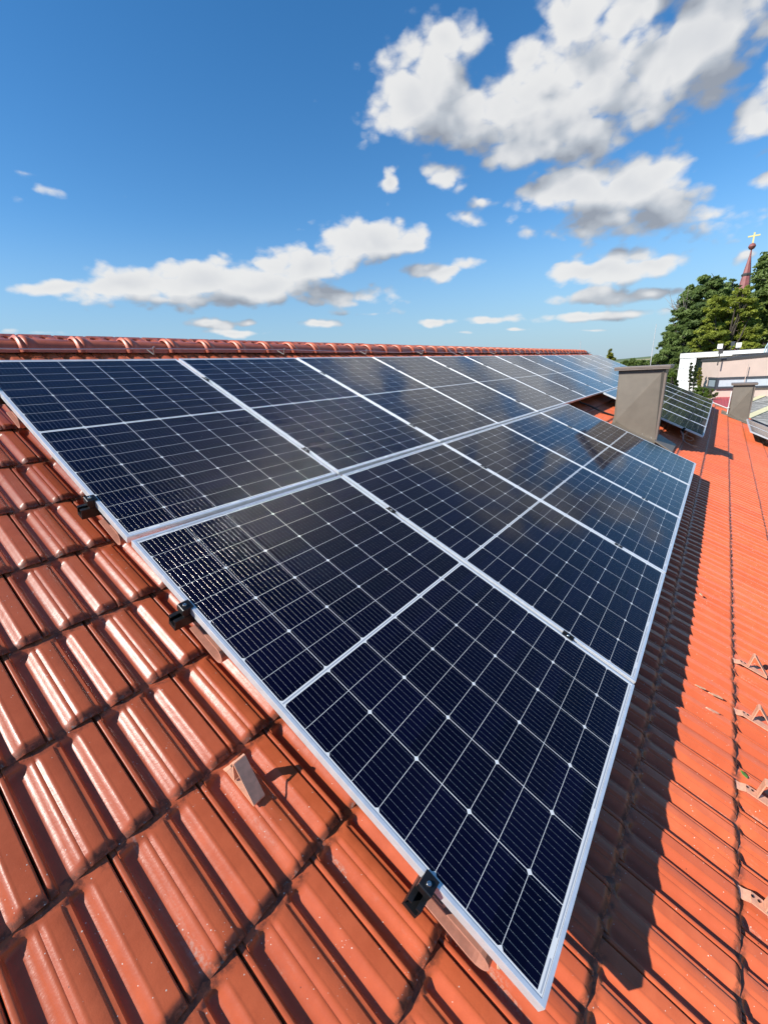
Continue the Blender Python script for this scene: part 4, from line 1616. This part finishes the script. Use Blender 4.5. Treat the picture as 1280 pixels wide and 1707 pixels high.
tree('garden_shrub', 'lighter green shrub right beside the large chimney', 'shrub', ground_at(1122, 640, 50),
     lob(50, [(1117, 630, 6), (1121, 640, 6), (1113, 645, 8), (1122, 624, 4), (1118, 655, 9)], 6, 1), 5000, .17, M_BUSHL, 16, .08)
# bare twigs of a half-dead tree in the left of the ash
tw = thing('dead_tree', 'bare grey twigs of a dead tree left of the ash crown', 'tree', ground_at(1148, 560, 73))
b = MB()
rr_ = random.Random(21)
p0 = Vector((0, 0, 0))
tt0 = at(1144, 535, 73) - Vector(ground_at(1148, 560, 73))
b.tube([p0, tt0 * .55, tt0], [.2, .16, .10], 6)
for k in range(16):
    tg = at(1128 + rr_.uniform(-9, 14), 508 + rr_.uniform(-10, 14), 73 + rr_.uniform(-1, 1)) - Vector(ground_at(1148, 560, 73))
    m_ = tt0.lerp(tg, .5) + Vector((rr_.uniform(-.4, .4), rr_.uniform(-.4, .4), rr_.uniform(-.2, .5)))
    b.tube([tt0, m_, tg], [.08, .05, .015], 4)
    for q in range(4):
        e = tg + Vector((rr_.gauss(0, .8), rr_.gauss(0, .8), rr_.gauss(.2, .6)))
        b.tube([m_.lerp(tg, rr_.uniform(.2, .9)), e], [.03, .010], 4)
b.build('trunk', simple('grey_bark', (0.26, 0.23, 0.20), .9), tw)


def column_tree(x, y0, y1, rp, dist, label, mat, seed, n=3500, size=.075, group='columnar conifers by the white house'):
    pts = []
    k = 9
    for i in range(k):
        f_ = i / (k - 1)
        w_ = rp * (math.sin(math.pi * (.12 + .80 * (1 - f_) ** .8)) * .9 + .12)
        pts.append((x + (y1 - (y0 + (y1 - y0) * (1 - f_))) * -.0 + (1 - f_) * -2.0, y0 + (y1 - y0) * (1 - f_), max(w_, .8)))
    base = ground_at(x - 3, y1, dist)
    tree('columnar_conifer', label, 'conifer', base, lob(dist, pts, seed, .1), n, size, mat, seed, .10, group, 1.0, False)


column_tree(1152.5, 606, 652, 2.6, 50, 'slim dark columnar conifer before the white end wall, leftmost of three', M_CONIF, 31)
column_tree(1159, 610, 652, 2.2, 48, 'slim dark columnar conifer in the middle of the three', M_CONIF, 32)
column_tree(1167, 615, 652, 2.8, 47, 'golden-green columnar conifer against the pink house wall', M_GOLDC, 33, 4500)
tree('garden_shrub', 'bright green shrub at the pink house foot behind the far panel', 'shrub', ground_at(1170, 660, 44),
     lob(44, [(1165, 648, 4.5), (1173, 652, 5), (1161, 655, 5), (1179, 657, 4), (1168, 661, 6), (1155, 656, 3.5)], 7, .6), 5000, .12, M_BUSHL, 17, .06)
tree('thin_shrub', 'sparse twiggy shrub before the pink wall', 'shrub', ground_at(1184, 668, 43),
     lob(43, [(1184, 652, 4), (1187, 660, 3.5), (1181, 661, 4), (1192, 657, 3)], 8, .4), 420, .09, M_BUSHL, 18, .03)
tree('spruce_tree', 'small lone spruce tip beyond the far end of the roof', 'tree', ground_at(1017, 600, 70),
     lob(70, [(1017.5, 583, 1.6), (1017, 587, 2.8), (1016.5, 591, 4.0), (1017, 596, 5.2), (1016, 602, 6.5), (1016, 610, 8)], 9, .3), 4200, .16, M_GOLDC, 19, .12, None, 1.0, False)
far_pts = [(1044, 603, 3.5, 160), (1054, 602, 4.2, 150), (1063, 604, 3.2, 170), (1072, 604, 3.6, 165), (1084, 603, 4.0, 150), (1036, 606, 3.0, 180)]
FT = ['first', 'second', 'third', 'fourth', 'fifth', 'sixth']
for k, (x, y, rp, dd) in enumerate(sorted(far_pts)):
    tree('field_tree', 'small distant tree over the big chimney cap, %s from the left' % FT[k], 'tree', ground_at(x, y, dd),
         lob(dd, [(x, y, rp), (x + 2, y + 3, rp * .9), (x - 2, y + 4, rp)], 40 + k, 1), 900, .5, M_DKLEAF, 50 + k, .25, 'distant trees in the fields')
